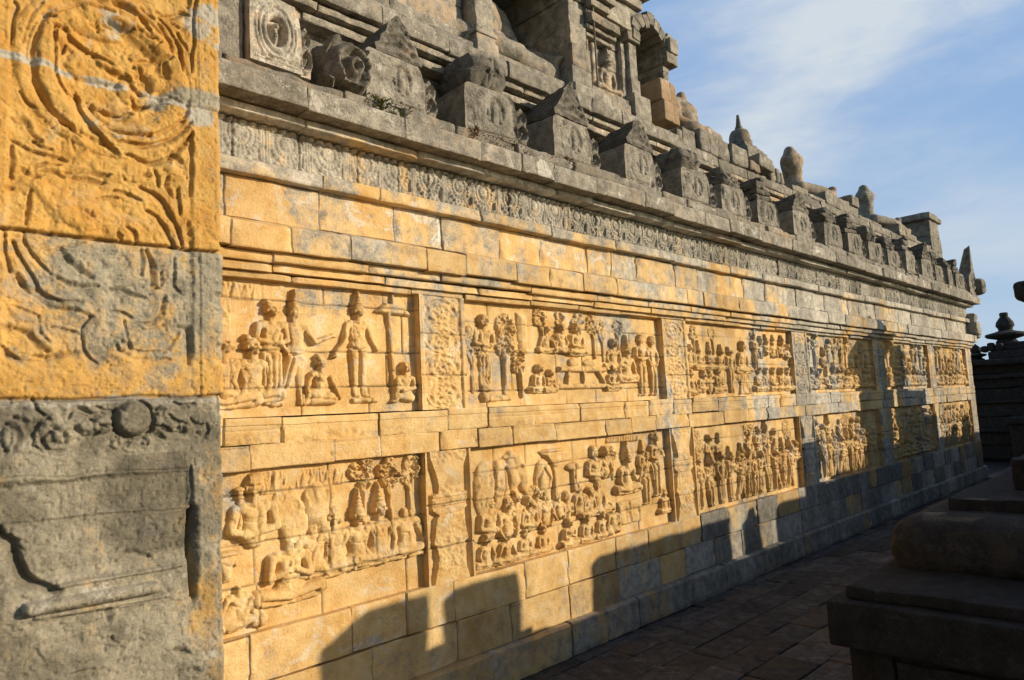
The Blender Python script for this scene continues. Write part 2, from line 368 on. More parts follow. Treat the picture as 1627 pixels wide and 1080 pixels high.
def person_prims(r, x, z, H, pose, f, t, head=True, rg=random):
    """draw one carved person; (x, z) is the middle of the feet or seat, H the standing height, f the side faced"""
    C = lambda x0, z0, r0, x1, z1, r1, k, k1=None: r.C(x+f*x0*H, z+z0*H, r0*H, x+f*x1*H, z+z1*H, r1*H, t*k, t*(k1 if k1 else k))
    E = lambda a, b, rx, rz, k, ang=0: r.E(x+f*a*H, z+b*H, rx*H, rz*H, t*k, f*ang)
    cut = lambda pts, wd, dp: r.cut([(x+f*a*H, z+b*H) for a, b in pts], wd*H, dp*t)
    lift = 0.0; lean = 0.0
    base = pose.split('+')[0]; arms = pose.split('+')[1] if '+' in pose else 'rest'; hat = pose.split('+')[2] if pose.count('+') > 1 else rg.choice(['crown', 'bun', 'hair'])
    if base == 'stand':
        for q in (-1, 1):
            C(q*.052, .04, .03, q*.052, .27, .042, .75, .85); C(q*.052, .27, .04, q*.048, .50, .064, .85, 1.0)
            C(q*.052, .022, .024, q*.052+.045, .016, .02, .75)
        E(0, .52, .105, .075, 1.05); cut([(-.09, .50), (0, .47), (.09, .50)], .012, .3); cut([(.0, .46), (.005, .08)], .012, .5)
    elif base == 'robe':
        C(0, .50, .105, .01, .10, .105, 1.0, .85); C(-.06, .02, .025, -.02, .016, .02, .7); C(.05, .02, .025, .09, .016, .02, .7)
        for k in (-.05, 0, .05): cut([(k*1.2, .46), (k, .10)], .009, .35)
        cut([(-.1, .50), (0, .47), (.1, .50)], .012, .4)
    elif base == 'stride':
        C(-.22, .03, .045, -.07, .25, .06, .8, .95); C(-.07, .25, .06, -.01, .50, .075, .95, 1.0); C(.06, .03, .03, .05, .27, .045, .8); C(.05, .27, .045, .03, .5, .065, .9, 1.0)
        C(-.24, .02, .028, -.15, .016, .022, .7); C(.05, .02, .025, .12, .016, .02, .7); E(0, .52, .11, .08, 1.05); cut([(-.1, .51), (0, .46), (.1, .49)], .012, .4); cut([(-.03, .46), (-.12, .16)], .01, .4)
    elif base == 'sit':
        lift = -.42; C(-.20, .055, .055, .20, .055, .055, 1.1); C(-.23, .075, .065, .06, .04, .045, 1.35, 1.2); C(.23, .075, .065, -.06, .04, .045, 1.3, 1.15)
        E(0, .11, .12, .07, 1.0); cut([(-.2, .05), (0, .018), (.2, .05)], .012, .5)
    elif base == 'knee':
        lift = -.40; C(-.10, .07, .08, .16, .09, .05, 1.1); C(0, .1, .06, .15, .30, .055, 1.1, 1.3); C(.15, .30, .052, .17, .04, .04, 1.3, 1.0); C(.15, .02, .025, .23, .018, .02, .9); E(-.03, .11, .12, .08, 1.0)
    elif base == 'kneel':
        lift = -.36; C(-.18, .06, .055, .17, .065, .06, 1.2); C(-.16, .12, .06, .15, .10, .06, 1.1); E(-.1, .15, .1, .07, 1.0); cut([(-.16, .09), (.16, .07)], .01, .5)
    elif base == 'bust':
        lift = -.47
    L_ = lambda b: b+lift
    C(lean, L_(.55), .080, lean, L_(.70), .098, 1.05, 1.15); C(-.085, L_(.742), .045, .085, L_(.742), .045, 1.0)
    E(-.04, L_(.70), .05, .04, 1.22); E(.04, L_(.70), .05, .04, 1.22); E(0, L_(.60), .07, .05, 1.12)
    cut([(-.06, L_(.765)), (0, L_(.735)), (.06, L_(.765))], .008, .25); cut([(-.075, L_(.66)), (0, L_(.645)), (.075, L_(.66))], .006, .15)
    if arms == 'rest':
        for q in (-1, 1):
            C(q*.125, L_(.735), .038, q*.165, L_(.60), .031, 1.0); C(q*.165, L_(.60), .031, q*.10, L_(.485), .024, 1.0, 1.2); E(q*.085, L_(.475), .028, .022, 1.25)
    elif arms == 'pray':
        for q in (-1, 1):
            C(q*.125, L_(.735), .038, q*.15, L_(.60), .031, 1.1); C(q*.15, L_(.60), .03, q*.02, L_(.655), .022, 1.15, 1.5)
        C(0, L_(.64), .022, 0, L_(.715), .012, 1.6); cut([(0, L_(.64)), (0, L_(.72))], .004, .2)
    elif arms == 'fold':
        for q in (-1, 1):
            C(q*.13, L_(.735), .04, q*.16, L_(.60), .033, 1.0); C(q*.16, L_(.60), .031, -q*.03+.05, L_(.56), .024, 1.2, 1.4)
        E(.07, L_(.57), .05, .04, 1.5)
    elif arms == 'give':
        C(-.125, L_(.735), .038, -.16, L_(.60), .031, 1.0); C(-.16, L_(.60), .031, -.09, L_(.50), .024, 1.1)
        C(.12, L_(.735), .038, .20, L_(.60), .031, 1.0); C(.20, L_(.60), .03, .36, L_(.66), .022, 1.0, .9); C(.36, L_(.66), .02, .42, L_(.68), .012, .9)
        for k in range(3): C(.40, L_(.665+.012*k), .009, .455, L_(.668+.018*k), .006, .85)
    elif arms == 'down':
        C(-.12, L_(.735), .038, -.17, L_(.56), .03, 1.0); C(-.17, L_(.56), .029, -.28, L_(.44), .022, 1.0, .9)
        for k in range(3): C(-.28, L_(.435), .011, -.315+.02*k, L_(.395), .007, .85)
        C(.12, L_(.735), .036, .17, L_(.58), .03, 1.0); C(.17, L_(.58), .028, .22, L_(.50), .022, 1.1); E(.225, L_(.495), .03, .024, 1.15)
    elif arms == 'lean':
        C(-.125, L_(.735), .038, -.20, L_(.58), .03, 1.05); C(-.20, L_(.58), .03, -.18, L_(.43), .024, 1.1, 1.2); C(.125, L_(.735), .038, .20, L_(.58), .03, 1.0); C(.20, L_(.58), .03, .24, L_(.44), .024, 1.1)
    C(0, L_(.77), .038, 0, L_(.83), .036, 1.05)
    if head:
        hx = .012
        E(hx, L_(.888), .056, .068, 1.55); E(-.012, L_(.915), .060, .052, 1.45)
        E(-.052, L_(.875), .016, .03, 1.25); E(.062, L_(.875), .012, .026, 1.2)
        C(hx+.008, L_(.90), .008, hx+.01, L_(.872), .014, 1.72); E(hx+.008, L_(.848), .022, .008, 1.66); E(hx+.006, L_(.833), .022, .014, 1.58)
        for q in (-1, 1): cut([(hx+.008+q*.012, L_(.893)), (hx+.008+q*.034, L_(.895))], .006, .35)
        cut([(hx-.014, L_(.855)), (hx+.03, L_(.855))], .004, .2)
        if hat == 'crown':
            C(-.005, L_(.935), .058, -.005, L_(.955), .05, 1.6); C(-.005, L_(.96), .046, -.005, L_(1.07), .016, 1.5, 1.1); E(-.005, L_(1.09), .012, .02, 1.0)
            for b in (.945, .975, 1.01, 1.04): cut([(-.06, L_(b)), (.05, L_(b))], .006, .25)
        elif hat == 'bun':
            E(-.045, L_(.955), .038, .036, 1.35); cut([(-.07, L_(.93)), (.04, L_(.93))], .006, .25)
        elif hat == 'hair':
            E(-.01, L_(.935), .066, .042, 1.5); E(-.05, L_(.865), .03, .05, 1.2)
            for k in range(-3, 4): cut([(k*.016-.01, L_(.975)), (k*.019-.01, L_(.92))], .004, .2)

def person(parent, x, z, H, pose, f, t, y0, jf, res, seed, o_add=0.0, t_mul=1.0, head=True):
    r = Relief(x-0.50*H, x+0.50*H, z-0.03*H, z+1.13*H if pose.startswith(('stand', 'robe', 'stride')) else z+0.74*H, res)
    person_prims(r, x, z, H, pose, f, t, head, random.Random(seed))
    return r.mesh('carved_figure', y0, jf, seed, M_WALL, parent, o_add, t_mul)
def tree(parent, x, z, H, t, y0, jf, res, seed, lobes=5, o_add=0.0, t_mul=1.0, wide=1.0):
    rg = random.Random(seed)
    r = Relief(x-0.30*H*wide-.03, x+0.30*H*wide+.03, z-0.01, z+1.05*H, res)
    r.C(x, z, .04*H, x+rg.uniform(-.02, .02)*H, z+.55*H, .032*H, t*.9)
    r.C(x, z+.4*H, .026*H, x-.10*H*wide, z+.62*H, .02*H, t*.8); r.C(x, z+.4*H, .026*H, x+.10*H*wide, z+.64*H, .02*H, t*.8)
    cs = [(x+rg.uniform(-.16, .16)*H*wide, z+rg.uniform(.58, .88)*H, rg.uniform(.10, .15)*H) for _ in range(lobes)]
    cs.append((x, z+.84*H, .15*H))
    for cx, cz, rr in cs: r.E(cx, cz, rr*wide, rr, t*rg.uniform(1.0, 1.4))
    for cx, cz, rr in cs:
        for k in range(9):
            a = k*math.tau/9+rg.random()
            r.cut([(cx+.25*rr*math.cos(a), cz+.25*rr*math.sin(a)), (cx+.95*rr*math.cos(a+.25), cz+.95*rr*math.sin(a+.25))], .006*H+.002, t*.35)
        r.cut([(cx+.5*rr*math.cos(b), cz+.5*rr*math.sin(b)) for b in np.linspace(0, 5.2, 10)], .005*H+.002, t*.25)
    return r.mesh('carved_tree', y0, jf, seed, M_WALL, parent, o_add, t_mul, rough=0.004)
def shape(parent, name, box, res, fn, y0, jf, seed, o_add=0.0, t_mul=1.0, rough=0.0028):
    r = Relief(*box, res); fn(r)
    return r.mesh(name, y0, jf, seed, M_WALL, parent, o_add, t_mul, rough)

def panel_joints(zs, x0, x1, seed, mean=0.42):
    rg = random.Random(seed); rows = []
    for a, b in zip(zs[:-1], zs[1:]):
        js = []; x = x0+rg.uniform(.15, .9)*mean
        while x < x1-.06: js.append(x); x += mean*rg.uniform(.7, 1.4)
        rows.append((a, b, js))
    def jf(X, Z):
        wob = 0.006*fbm(X*5, Z*0+seed, seed, 3)*2; wd = 0.0042
        g = np.zeros(np.shape(X))
        for a in zs[1:-1]: g = np.maximum(g, np.exp(-((Z-a-wob)/wd)**2)*(0.35+0.9*vnoise(X*6, Z*0+a*31, seed)))
        for a, b, js in rows:
            inr = (Z > a) & (Z < b)
            for j in js: g = np.maximum(g, np.where(inr, np.exp(-((X-j-wob*.4)/wd)**2), 0)*(0.4+0.8*vnoise(Z*6, X*0+j*31, seed)))
        return np.clip(g, 0, 1)
    return jf
def panel_sheet(parent, name, x0, x1, z0, z1, depth, res, jf, seed, mat=None, extra=None, kx=1.0, lich=0.4):
    xs = np.concatenate([[x0, x0+.001], np.arange(x0+res*kx, x1-res*kx*.5, res*kx), [x1-.001, x1]])
    zs = np.concatenate([[z0, z0+.001], np.arange(z0+res, z1-res*.5, res), [z1-.001, z1]])
    X, Z = np.meshgrid(xs, zs)
    d = np.full(X.shape, depth); jt = jf(X, Z)
    d += 0.008*jt+0.004*2.2*fbm(X*9, Z*9, seed, 4)+0.006*fbm(X*2.2, Z*3, seed+3, 2)
    if extra is not None: d = d-extra(X, Z)
    if depth > 0.02: d[0, :] = d[-1, :] = 0.004; d[:, 0] = d[:, -1] = 0.004
    rb = vnoise(np.floor(X/0.42)*3.7+np.floor(Z/0.19)*9.1, Z*0, seed)
    C = cols(X, wall_ochre(X, Z)+(rb-.5)*.45+(.24 if depth > .02 else .02)*sstep(4.3, 6.0, X), wall_tone(X, Z)*(.92+.18*rb), jt*.85, lich)
    return grid_obj(name, np.stack([X, d, Z], -1), C, mat or M_WALL, parent, sharp=50)

# ------------------------------------------------------------------ the long gallery wall
WALL = thing('gallery_wall', 'long ochre and grey stone wall of carved relief panels rising from the paved walkway', 'wall', (0, 0, 0))
WALL['kind'] = 'thing'
XE = 14.36
# plinth and base courses
strip('stone_course', [(0.10, 0.006), (-0.05, 0.006), (-0.056, 0.04), (-0.052, 0.192), (-0.03, 0.205), (0.05, 0.208)], -0.9, XE+.06, 0.55, 1, M_WALL, WALL, o_add=-.15, t_mul=.80, rough=.007, bv=2.2)
strip('stone_course', [(0.03, 0.2065), (0.003, 0.207), (-0.003, 0.211), (-0.002, 0.412), (0.003, 0.417), (0.03, 0.4175)], -0.9, XE, 0.48, 2, M_WALL, WALL, o_add=.02, t_mul=.95, rough=.006, bv=2.6)
strip('stone_course', [(0.03, 0.4185), (0.003, 0.419), (-0.003, 0.423), (-0.001, 0.623), (0.003, 0.628), (0.07, 0.6285)], -0.9, XE, 0.40, 3, M_WALL, WALL, o_add=.06, rough=.006, bv=2.6)
PX = [(0.55, 2.39), (2.72, 4.78), (5.13, 7.15), (7.52, 9.50), (9.90, 11.84), (12.14, 14.04)]   # openings of the six panels in each row
RES = [0.0055, 0.0065, 0.008, 0.010, 0.013, 0.015]
DEP = 0.048
LOZ, UPZ = (0.63, 1.335), (1.565, 2.20)
pan = {}
for row, (z0, z1), zl in (('low', LOZ, [0.63, 0.815, 1.02, 1.20, 1.335]), ('up', UPZ, [1.565, 1.685, 1.885, 2.085, 2.20])):
    for i, (a, b) in enumerate(PX):
        jf = panel_joints([z+0.012*((i*7+k*3) % 5-2)*(0 < k < 4) for k, z in enumerate(zl)], a, b, 40+i+(9 if row == 'up' else 0), 0.36)
        p = panel_sheet(WALL, 'relief_panel', a, b, z0, z1, DEP, RES[i], jf, 60+i+(11 if row == 'up' else 0), kx=1+i*.25)
        pan[row, i] = (p, jf)
# carved band between the rows (scroll ornament over plain ledge)
def band_orn(X, Z):
    u = X/0.105; k = np.floor(u); fx = (u-k-.5)*.105; up = 1.472
    rr = np.hypot(fx, Z-up); a = np.arctan2(Z-up, fx)*np.where(k % 2 == 0, 1, -1)
    sp = np.cos(2*math.pi*(rr/0.017)-a*1.0)
    m = sstep(.052, .046, rr)
    h = 0.006*m*np.clip(sp*1.6, -1, 1)+0.005*m+0.007*fbm(X*42, Z*42, 9, 3)*sstep(.044, .03, np.abs(Z-1.474))
    b2 = 0.006*np.clip(np.sin(X*math.tau/0.042)*1.5, -1, 1)*sstep(.012, .008, np.abs(Z-1.41))
    wr = .4+.6*vnoise(X*3, Z*0, 14)
    g1 = fbm(X*55, Z*75, 15, 3); g2 = fbm(X*80, Z*60, 16, 3)
    h = .013*g1*sstep(.034, .022, np.abs(Z-1.462))+.010*g2*sstep(.022, .014, np.abs(Z-1.372))-.004*np.exp(-((Z-1.428)/.003)**2)-.004*np.exp(-((Z-1.505)/.003)**2)
    return h*wr, sstep(-.05, -.25, g1)*sstep(.034, .022, np.abs(Z-1.462))*.35*wr
strip('ornament_band', [(0.06, 1.336), (0.002, 1.3365), (-0.001, 1.340), (0.0, 1.383), (0.0, 1.440), (0.003, 1.4435), (0.03, 1.444)],
      -0.9, XE, 0.42, 7, M_WALL, WALL, dz=.007, extra=band_orn, rough=.004)
strip('ornament_band', [(0.03, 1.445), (0.003, 1.4455), (0.0, 1.449), (0.0, 1.528), (-0.004, 1.532), (-0.004, 1.556), (0.0, 1.563), (0.07, 1.564)],
      -0.9, XE, 0.38, 107, M_WALL, WALL, dz=.007, extra=band_orn, rough=.004)
strip('stone_course', [(0.07, 2.201), (0.002, 2.202), (0.0, 2.206), (0.0, 2.229), (0.03, 2.231)], -0.9, XE, 0.5, 8, M_WALL, WALL, rough=.003)
# pilasters between the panels
def scroll_up(x0, x1):
    c = (x0+x1)/2; hw = (x1-x0)/2-.035
    def ex(X, Z):
        h = np.zeros(X.shape)
        for k in range(4):
            cz = 1.645+k*.155; rr = np.hypot((X-c)/hw, (Z-cz)/.078)
            a = np.arctan2(Z-cz, X-c)*(1 if k % 2 else -1)
            sp = np.clip(np.cos(math.tau*rr*2.3-a)*1.8, -1, 1)*(.7+.5*np.cos(a*9+rr*6))
            h = np.where(rr < 1, .0052*sp+.002, h)
        inn = sstep(hw+.012, hw-.002, np.abs(X-c))
        h = inn*(h+.014*fbm(X*52, Z*52, int(c*50), 4)-.012)
        return h
    return ex
def vase_low(x0, x1):
    c = (x0+x1)/2; hw = (x1-x0)/2-.028
    def ex(X, Z):
        v = Z
        w_ = np.interp(v, [.64, .70, .76, .83, .84, .98, .99, 1.02, 1.10, 1.11, 1.16, 1.22, 1.30, 1.335], [.95, .8, .72, .78, .95, .72, .6, .95, .95, .6, .62, .75, 1.0, 1.0])
        d = np.abs(X-c)/hw
        body = sstep(.0, .05, w_-d)
        h = -.028*(1-body)*sstep(1.03, .99, d)
        h = h+body*(.018*fbm(X*44, Z*50, int(c*70), 3)*sstep(.6, .9, vnoise(Z*9, Z*0, 5)+.35)-.008*sstep(.7, .95, np.cos(Z*math.tau/.045))*((Z > .99)&(Z < 1.12)))
        h = h-.05*sstep(.008, .003, np.abs(np.abs(X-c)-hw-.006))*0.25
        return h
    return ex
edges = [(-0.9, PX[0][0])]+[(PX[i][1], PX[i+1][0]) for i in range(5)]+[(PX[5][1], XE)]
for i, (a, b) in enumerate(edges):
    r = RES[max(0, i-1)]*0.8
    for row, (z0, z1), ex in (('low', (0.629, 1.336), vase_low(a, b)), ('up', (1.564, 2.202), scroll_up(a, b))):
        jf = panel_joints([z0, z0+.19, z0+.42, z1], a, b, 120+i+(row == 'up')*20, 3.0)
        s = panel_sheet(WALL, 'pilaster', a, b, z0, z1, 0.001, r, jf, 140+i, extra=ex if 0 < i < 6 else None, lich=.5)
# mouldings above the panels
strip('moulding', [(0.03, 2.229), (-0.030, 2.230), (-0.032, 2.263), (-0.028, 2.268), (0.0, 2.269)], -0.9, XE+.03, 0.62, 11, M_WALL, WALL, rough=.004)
strip('moulding', [(0.0, 2.270), (-0.058, 2.271), (-0.062, 2.276), (-0.062, 2.310), (-0.056, 2.315), (0.0, 2.316)], -0.9, XE+.06, 0.58, 12, M_WALL, WALL, rough=.004)
strip('stone_course', [(0.0, 2.317), (-0.098, 2.318), (-0.100, 2.321), (-0.099, 2.430), (-0.095, 2.436), (-0.015, 2.466), (0.02, 2.467)], -0.9, XE+.10, 0.40, 13, M_WALL, WALL, rough=.005, o_add=.03)
strip('stone_course', [(0.02, 2.468), (0.003, 2.4685), (-0.001, 2.472), (-0.001, 2.660), (0.0, 2.6635), (0.02, 2.664)], -0.9, XE, 0.40, 14, M_WALL, WALL, rough=.005, lich=.7)
strip('moulding', [(0.02, 2.664), (-0.052, 2.666), (-0.056, 2.671), (-0.056, 2.726), (-0.050, 2.731), (0.02, 2.733)], -0.9, XE+.05, 0.55, 15, M_WALL, WALL, rough=.005)
strip('moulding', [(0.03, 2.936), (-0.095, 2.938), (-0.102, 2.943), (-0.102, 2.970), (-0.098, 2.978), (-0.03, 2.979)], -0.9, XE+.10, 0.60, 16, M_WALL, WALL, rough=.005, lich=.9, t_mul=1.15)
strip('coping', [(0.0, 2.980), (-0.199, 2.981), (-0.202, 2.985), (-0.202, 3.087), (-0.198, 3.093), (-0.10, 3.095), (0.31, 3.097)], -0.9, XE+.22, 0.48, 17, M_GREY, WALL, rough=.004, lich=.7, och=0.12, off=.007, t_mul=1.0)
# frieze: rosettes in hanging garlands
FZ0, FZ1 = 2.734, 2.935
def frieze(a, b, seed):
    res = max(.005, .0045+.0008*a); kx = 1.0+.08*a
    xs = np.arange(a, b, res*kx); xs = np.append(xs, b); zs = np.arange(FZ0, FZ1, res); X, Z = np.meshgrid(xs, zs)
    per = 0.218; u = (X-1.399)/per; k = np.round(u); fx = (u-k)*per
    ja = (_h(k.astype(np.int64), np.zeros(k.shape, np.int64), 3)-.5)*.03; fx = fx-ja
    cz = 2.868
    rr = np.hypot(fx, Z-cz); el = np.hypot(fx, (Z-cz)*np.where(Z < cz, .82, 1.0))
    h = np.zeros(X.shape)
    an = np.arctan2(Z-cz, fx)
    h = np.where(rr < .036, .014*np.clip(1-(rr/.036)**4, 0, 1)**.5-.005*sstep(.3, .9, np.cos(an*8))*sstep(.008, .02, rr)+.004*sstep(.012, .006, rr), h)
    for r0, wd, t in ((.052, .011, .012), (.078, .012, .013)):
        d = np.abs(el-r0)/wd; ok = (d < 1) & ((Z < cz+.02) | (r0 < .06))
        h = np.where(ok, np.maximum(h, t*np.clip(1-d**3, 0, 1)**.5*(.8+.3*np.cos(an*22))), h)
    ta = np.abs(np.abs(fx)-per/2)
    tass = sstep(.026, .018, ta)*sstep(2.752, 2.765, Z)
    h = np.maximum(h, tass*(.010+.005*np.clip(np.cos(fx*math.tau/.013)*1.6, -1, 1)))
    hang = sstep(.010, .004, np.abs(Z-2.758))*(.007+.005*np.cos(X*math.tau/.034)); h = np.maximum(h, hang)
    bead = np.clip(1-(((X/.05-np.round(X/.05))*.05/.021)**2+((Z-2.921)/.012)**2), 0, 1)**.5*.022
    ero = sstep(.52, .68, vnoise(X*2.3, Z*0+seed, 8)); h = h*(1-.45*ero); h = np.maximum(h, bead)
    jx = np.zeros(X.shape); js = joints_of(a, b, .33, seed)
    for j in js: jx = np.maximum(jx, np.exp(-((X-j)/.005)**2))
    bi_ = np.searchsorted(js, X); h = h*1.25*(.85+.35*vnoise(bi_*5.3, X*0, seed+4))+.012*(vnoise(bi_*9.1, X*0, seed+6)-.5)
    h = h+.004*fbm(X*26, Z*26, seed, 4)-.009*jx-.003*sstep(.62, .8, vnoise(X*30, Z*30, seed+7))
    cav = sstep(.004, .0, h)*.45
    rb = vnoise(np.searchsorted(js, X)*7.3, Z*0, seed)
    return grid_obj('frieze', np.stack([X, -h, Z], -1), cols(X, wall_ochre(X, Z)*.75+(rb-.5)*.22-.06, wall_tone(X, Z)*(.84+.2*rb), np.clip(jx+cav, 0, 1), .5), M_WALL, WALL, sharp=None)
frieze(-0.9, XE, 21)
# core of the wall behind the facing
ac = Acc(); V, F = rbox((-1.2, 0.075, 0.0), (XE-.04, 3.2, 3.06), r=.02, n=3, amp=.0); ac.add(V, F, cols(V[:, 0], .1, .8, 0, .2)); ac.build('wall_core', M_GREY, WALL)
# facing on the far return of the wall
ac = Acc()
rg = random.Random(5)
for zc in np.arange(0.0, 2.95, .21):
    y = 0.06
    while y < 3.1:
        l = rg.uniform(.35, .6); V, F = rbox((XE-.05, y, zc+.004), (XE+.004+rg.uniform(-.004, .004), y+l-.006, zc+.206), r=.012, n=4, amp=.003, seed=rg.randrange(99)); ac.add(V, F, cols(V[:, 0], .3, rg.uniform(.8, 1.1), 0, .4)); y += l
ac.build('end_facing', M_WALL, WALL)
# uneven course of loose slabs along the top of the coping
sl_ = Acc(); rg = random.Random(12); x = -.8
while x < XE+.1:
    l = rg.uniform(.32, .62); hgt = rg.choice([.075, .085, .07, .09, .05]); 
    V, F = rbox((x, -.165+rg.uniform(-.012, .02), 3.096), (x+l-.008, .26, 3.098+hgt), r=.02, n=5, amp=.007, seed=rg.randrange(999))
    sl_.add(V, F, cols(V[:, 0], rg.uniform(-.1, .45), rg.uniform(.7, 1.0), 0, rg.uniform(.1, .9))); x += l
sl_.build('top_slabs', M_GREY, WALL)

# ---- figures of the panels (wall coordinates in metres)
def put(row, i, items, seed):
    p, jf = pan[row, i]
    for k, it in enumerate(items):
        kind = it[0]; sd = seed*100+k; res = RES[i]*0.85
        if kind == 'p': person(p, it[1], it[2], it[3], it[4], it[5], it[6] if len(it) > 6 else .036, DEP, jf, res, sd, head=(len(it) < 8 or it[7]))
        elif kind == 't': tree(p, it[1], it[2], it[3], it[4], DEP, jf, res, sd, *(it[5:]))
        elif kind == 's': shape(p, it[1], it[2], res, it[3], DEP, jf, sd)
def umbrella(cx, ztop, w_, zbot, xb):
    def fn(r):
        r.P([(cx-w_, ztop-.05), (cx-w_*.55, ztop-.012), (cx-.05, ztop), (cx+w_*.6, ztop-.012), (cx+w_, ztop-.055), (cx+w_, ztop-.07), (cx-w_, ztop-.064)], .042, .012)
        r.C(cx-.03, ztop-.06, .014, (cx+xb)/2-.012, (ztop+zbot)/2, .017, .032); r.C((cx+xb)/2-.012, (ztop+zbot)/2, .017, xb, zbot, .014, .032); r.C(cx, ztop-.01, .012, cx, ztop+.04, .008, .03)
    return ('s', 'carved_umbrella', (min(cx-w_, xb)-.03, cx+w_+.03, zbot-.02, ztop+.05), fn)
def drape(x0, x1, z0, z1, n):
    def fn(r):
        r.P([(x0, z0), (x1, z0), (x1, z1), (x0, z1)], .02, .02)
        for k in range(n):
            c = x0+(k+.5)*(x1-x0)/n
            for q in (.25, .5, .75): r.cut([(c-(x1-x0)/n*.45*q, z1-.01), (c, z0+(z1-z0)*(1-q)*.6), (c+(x1-x0)/n*.45*q, z1-.01)], .004, .010)
    return ('s', 'carved_foliage', (x0-.01, x1+.01, z0-.01, z1+.01), fn)
put('up', 0, [
    ('p', 1.325, 1.605, .62, 'sit+rest+hair', 1, .040), ('p', 1.452, 1.625, .56, 'sit+rest+bun', 1, .046), ('p', 1.10, 1.60, .6, 'sit+pray+crown', 1, .04),
    ('p', 1.548, 1.618, .50, 'robe+fold+bun', 1, .042), ('p', 1.667, 1.612, .505, 'stride+give+crown', 1, .044),
    ('p', 1.800, 1.607, .40, 'kneel+lean+bun', 1, .042), ('p', 2.02, 1.645, .50, 'stand+down+crown', 1, .040),
    umbrella(2.238, 2.145, .115, 1.69, 2.232), ('p', 2.300, 1.610, .38, 'knee+fold+hair', -1, .044),
    drape(1.28, 1.48, 2.095, 2.185, 4),
    ('s', 'carved_footstool', (1.95, 2.15, 1.60, 1.66), lambda r: r.P([(1.965, 1.612), (2.135, 1.612), (2.125, 1.642), (1.975, 1.642)], .036, .008)),
    ('s', 'weathered_block', (1.24, 1.38, 1.90, 2.13), lambda r: (r.P([(1.25, 1.91), (1.362, 1.91), (1.362, 2.115), (1.25, 2.115)], .018, .01), r.P([(1.255, 2.0), (1.36, 2.01), (1.335, 2.095), (1.275, 2.095)], .05, .03))),
    ], 3)
put('low', 0, [
    ('p', 1.452, .985, .66, 'bust+fold+hair', -1, .044), ('p', 1.30, .655, .34, 'bust+rest+hair', 1, .03),
    ('s', 'carved_jar', (1.25, 1.40, .83, 1.0), lambda r: (r.P([(1.275, .975), (1.375, .975), (1.345, .86), (1.305, .86)], .04, .02), r.E(1.325, .982, .06, .014, .046), r.E(1.365, .94, .014, .02, .04))),
    ('p', 1.375, .655, .40, 'knee+lean+hair', 1, .042, False), ('s', 'carved_mound', (1.2, 1.5, .64, .80), lambda r: (r.C(1.26, .67, .03, 1.40, .765, .045, .045), r.C(1.40, .765, .045, 1.47, .68, .04, .045), r.E(1.33, .68, .1, .035, .035))),
    ('s', 'weathered_tree', (1.53, 1.72, .98, 1.27), lambda r: (r.E(1.61, 1.15, .075, .10, .042), r.E(1.66, 1.08, .06, .10, .04), r.C(1.60, 1.2, .05, 1.63, 1.02, .05, .04))),
    ('s', 'weathered_tree', (1.68, 1.90, .98, 1.27), lambda r: (r.E(1.76, 1.14, .075, .11, .042), r.E(1.82, 1.18, .05, .07, .035), r.C(1.77, 1.2, .04, 1.80, 1.02, .05, .04))),
    ('p', 1.612, .715, .66, 'sit+pray+hair', 1, .050, False), ('p', 1.742, .785, .60, 'sit+rest+hair', 1, .044, False), ('p', 1.848, .80, .58, 'sit+lean+hair', -1, .040),
    ('p', 1.984, .795, .58, 'sit+lean+crown', 1, .046), ('p', 2.106, .80, .60, 'sit+rest+crown', 1, .048), ('p', 2.275, .80, .58, 'sit+lean+hair', -1, .046, False),
    ('t', 2.03, 1.0, .345, .042, 4, 0.0, 1.0, .9), ('t', 2.185, .98, .36, .044, 5, 0.0, 1.0, .9), ('t', 2.315, .98, .36, .044, 4, 0.0, 1.0, .75),
    drape(1.66, 1.78, 1.215, 1.31, 3), drape(1.785, 1.92, 1.215, 1.31, 3), drape(1.50, 1.62, 1.21, 1.32, 2),
    ('s', 'carved_lamp', (1.34, 1.42, 1.05, 1.30), lambda r: (r.P([(1.365, 1.205), (1.41, 1.205), (1.405, 1.245), (1.37, 1.245)], .04, .01), r.E(1.388, 1.25, .03, .012, .044), r.C(1.388, 1.2, .012, 1.39, 1.08, .014, .03))),
    ], 5)
def table(r):
    r.P([(3.56, 1.775), (4.06, 1.775), (4.06, 1.815), (3.56, 1.815)], .045, .01)
    for a, b in ((3.66, 3.64), (3.82, 3.82), (3.98, 4.04)): r.C(a, 1.78, .016, b, 1.70, .014, .04)
    r.P([(3.50, 1.66), (4.12, 1.66), (4.10, 1.70), (3.52, 1.70)], .03, .01); r.E(3.72, 1.84, .06, .035, .04); r.E(3.9, 1.84, .07, .03, .04)
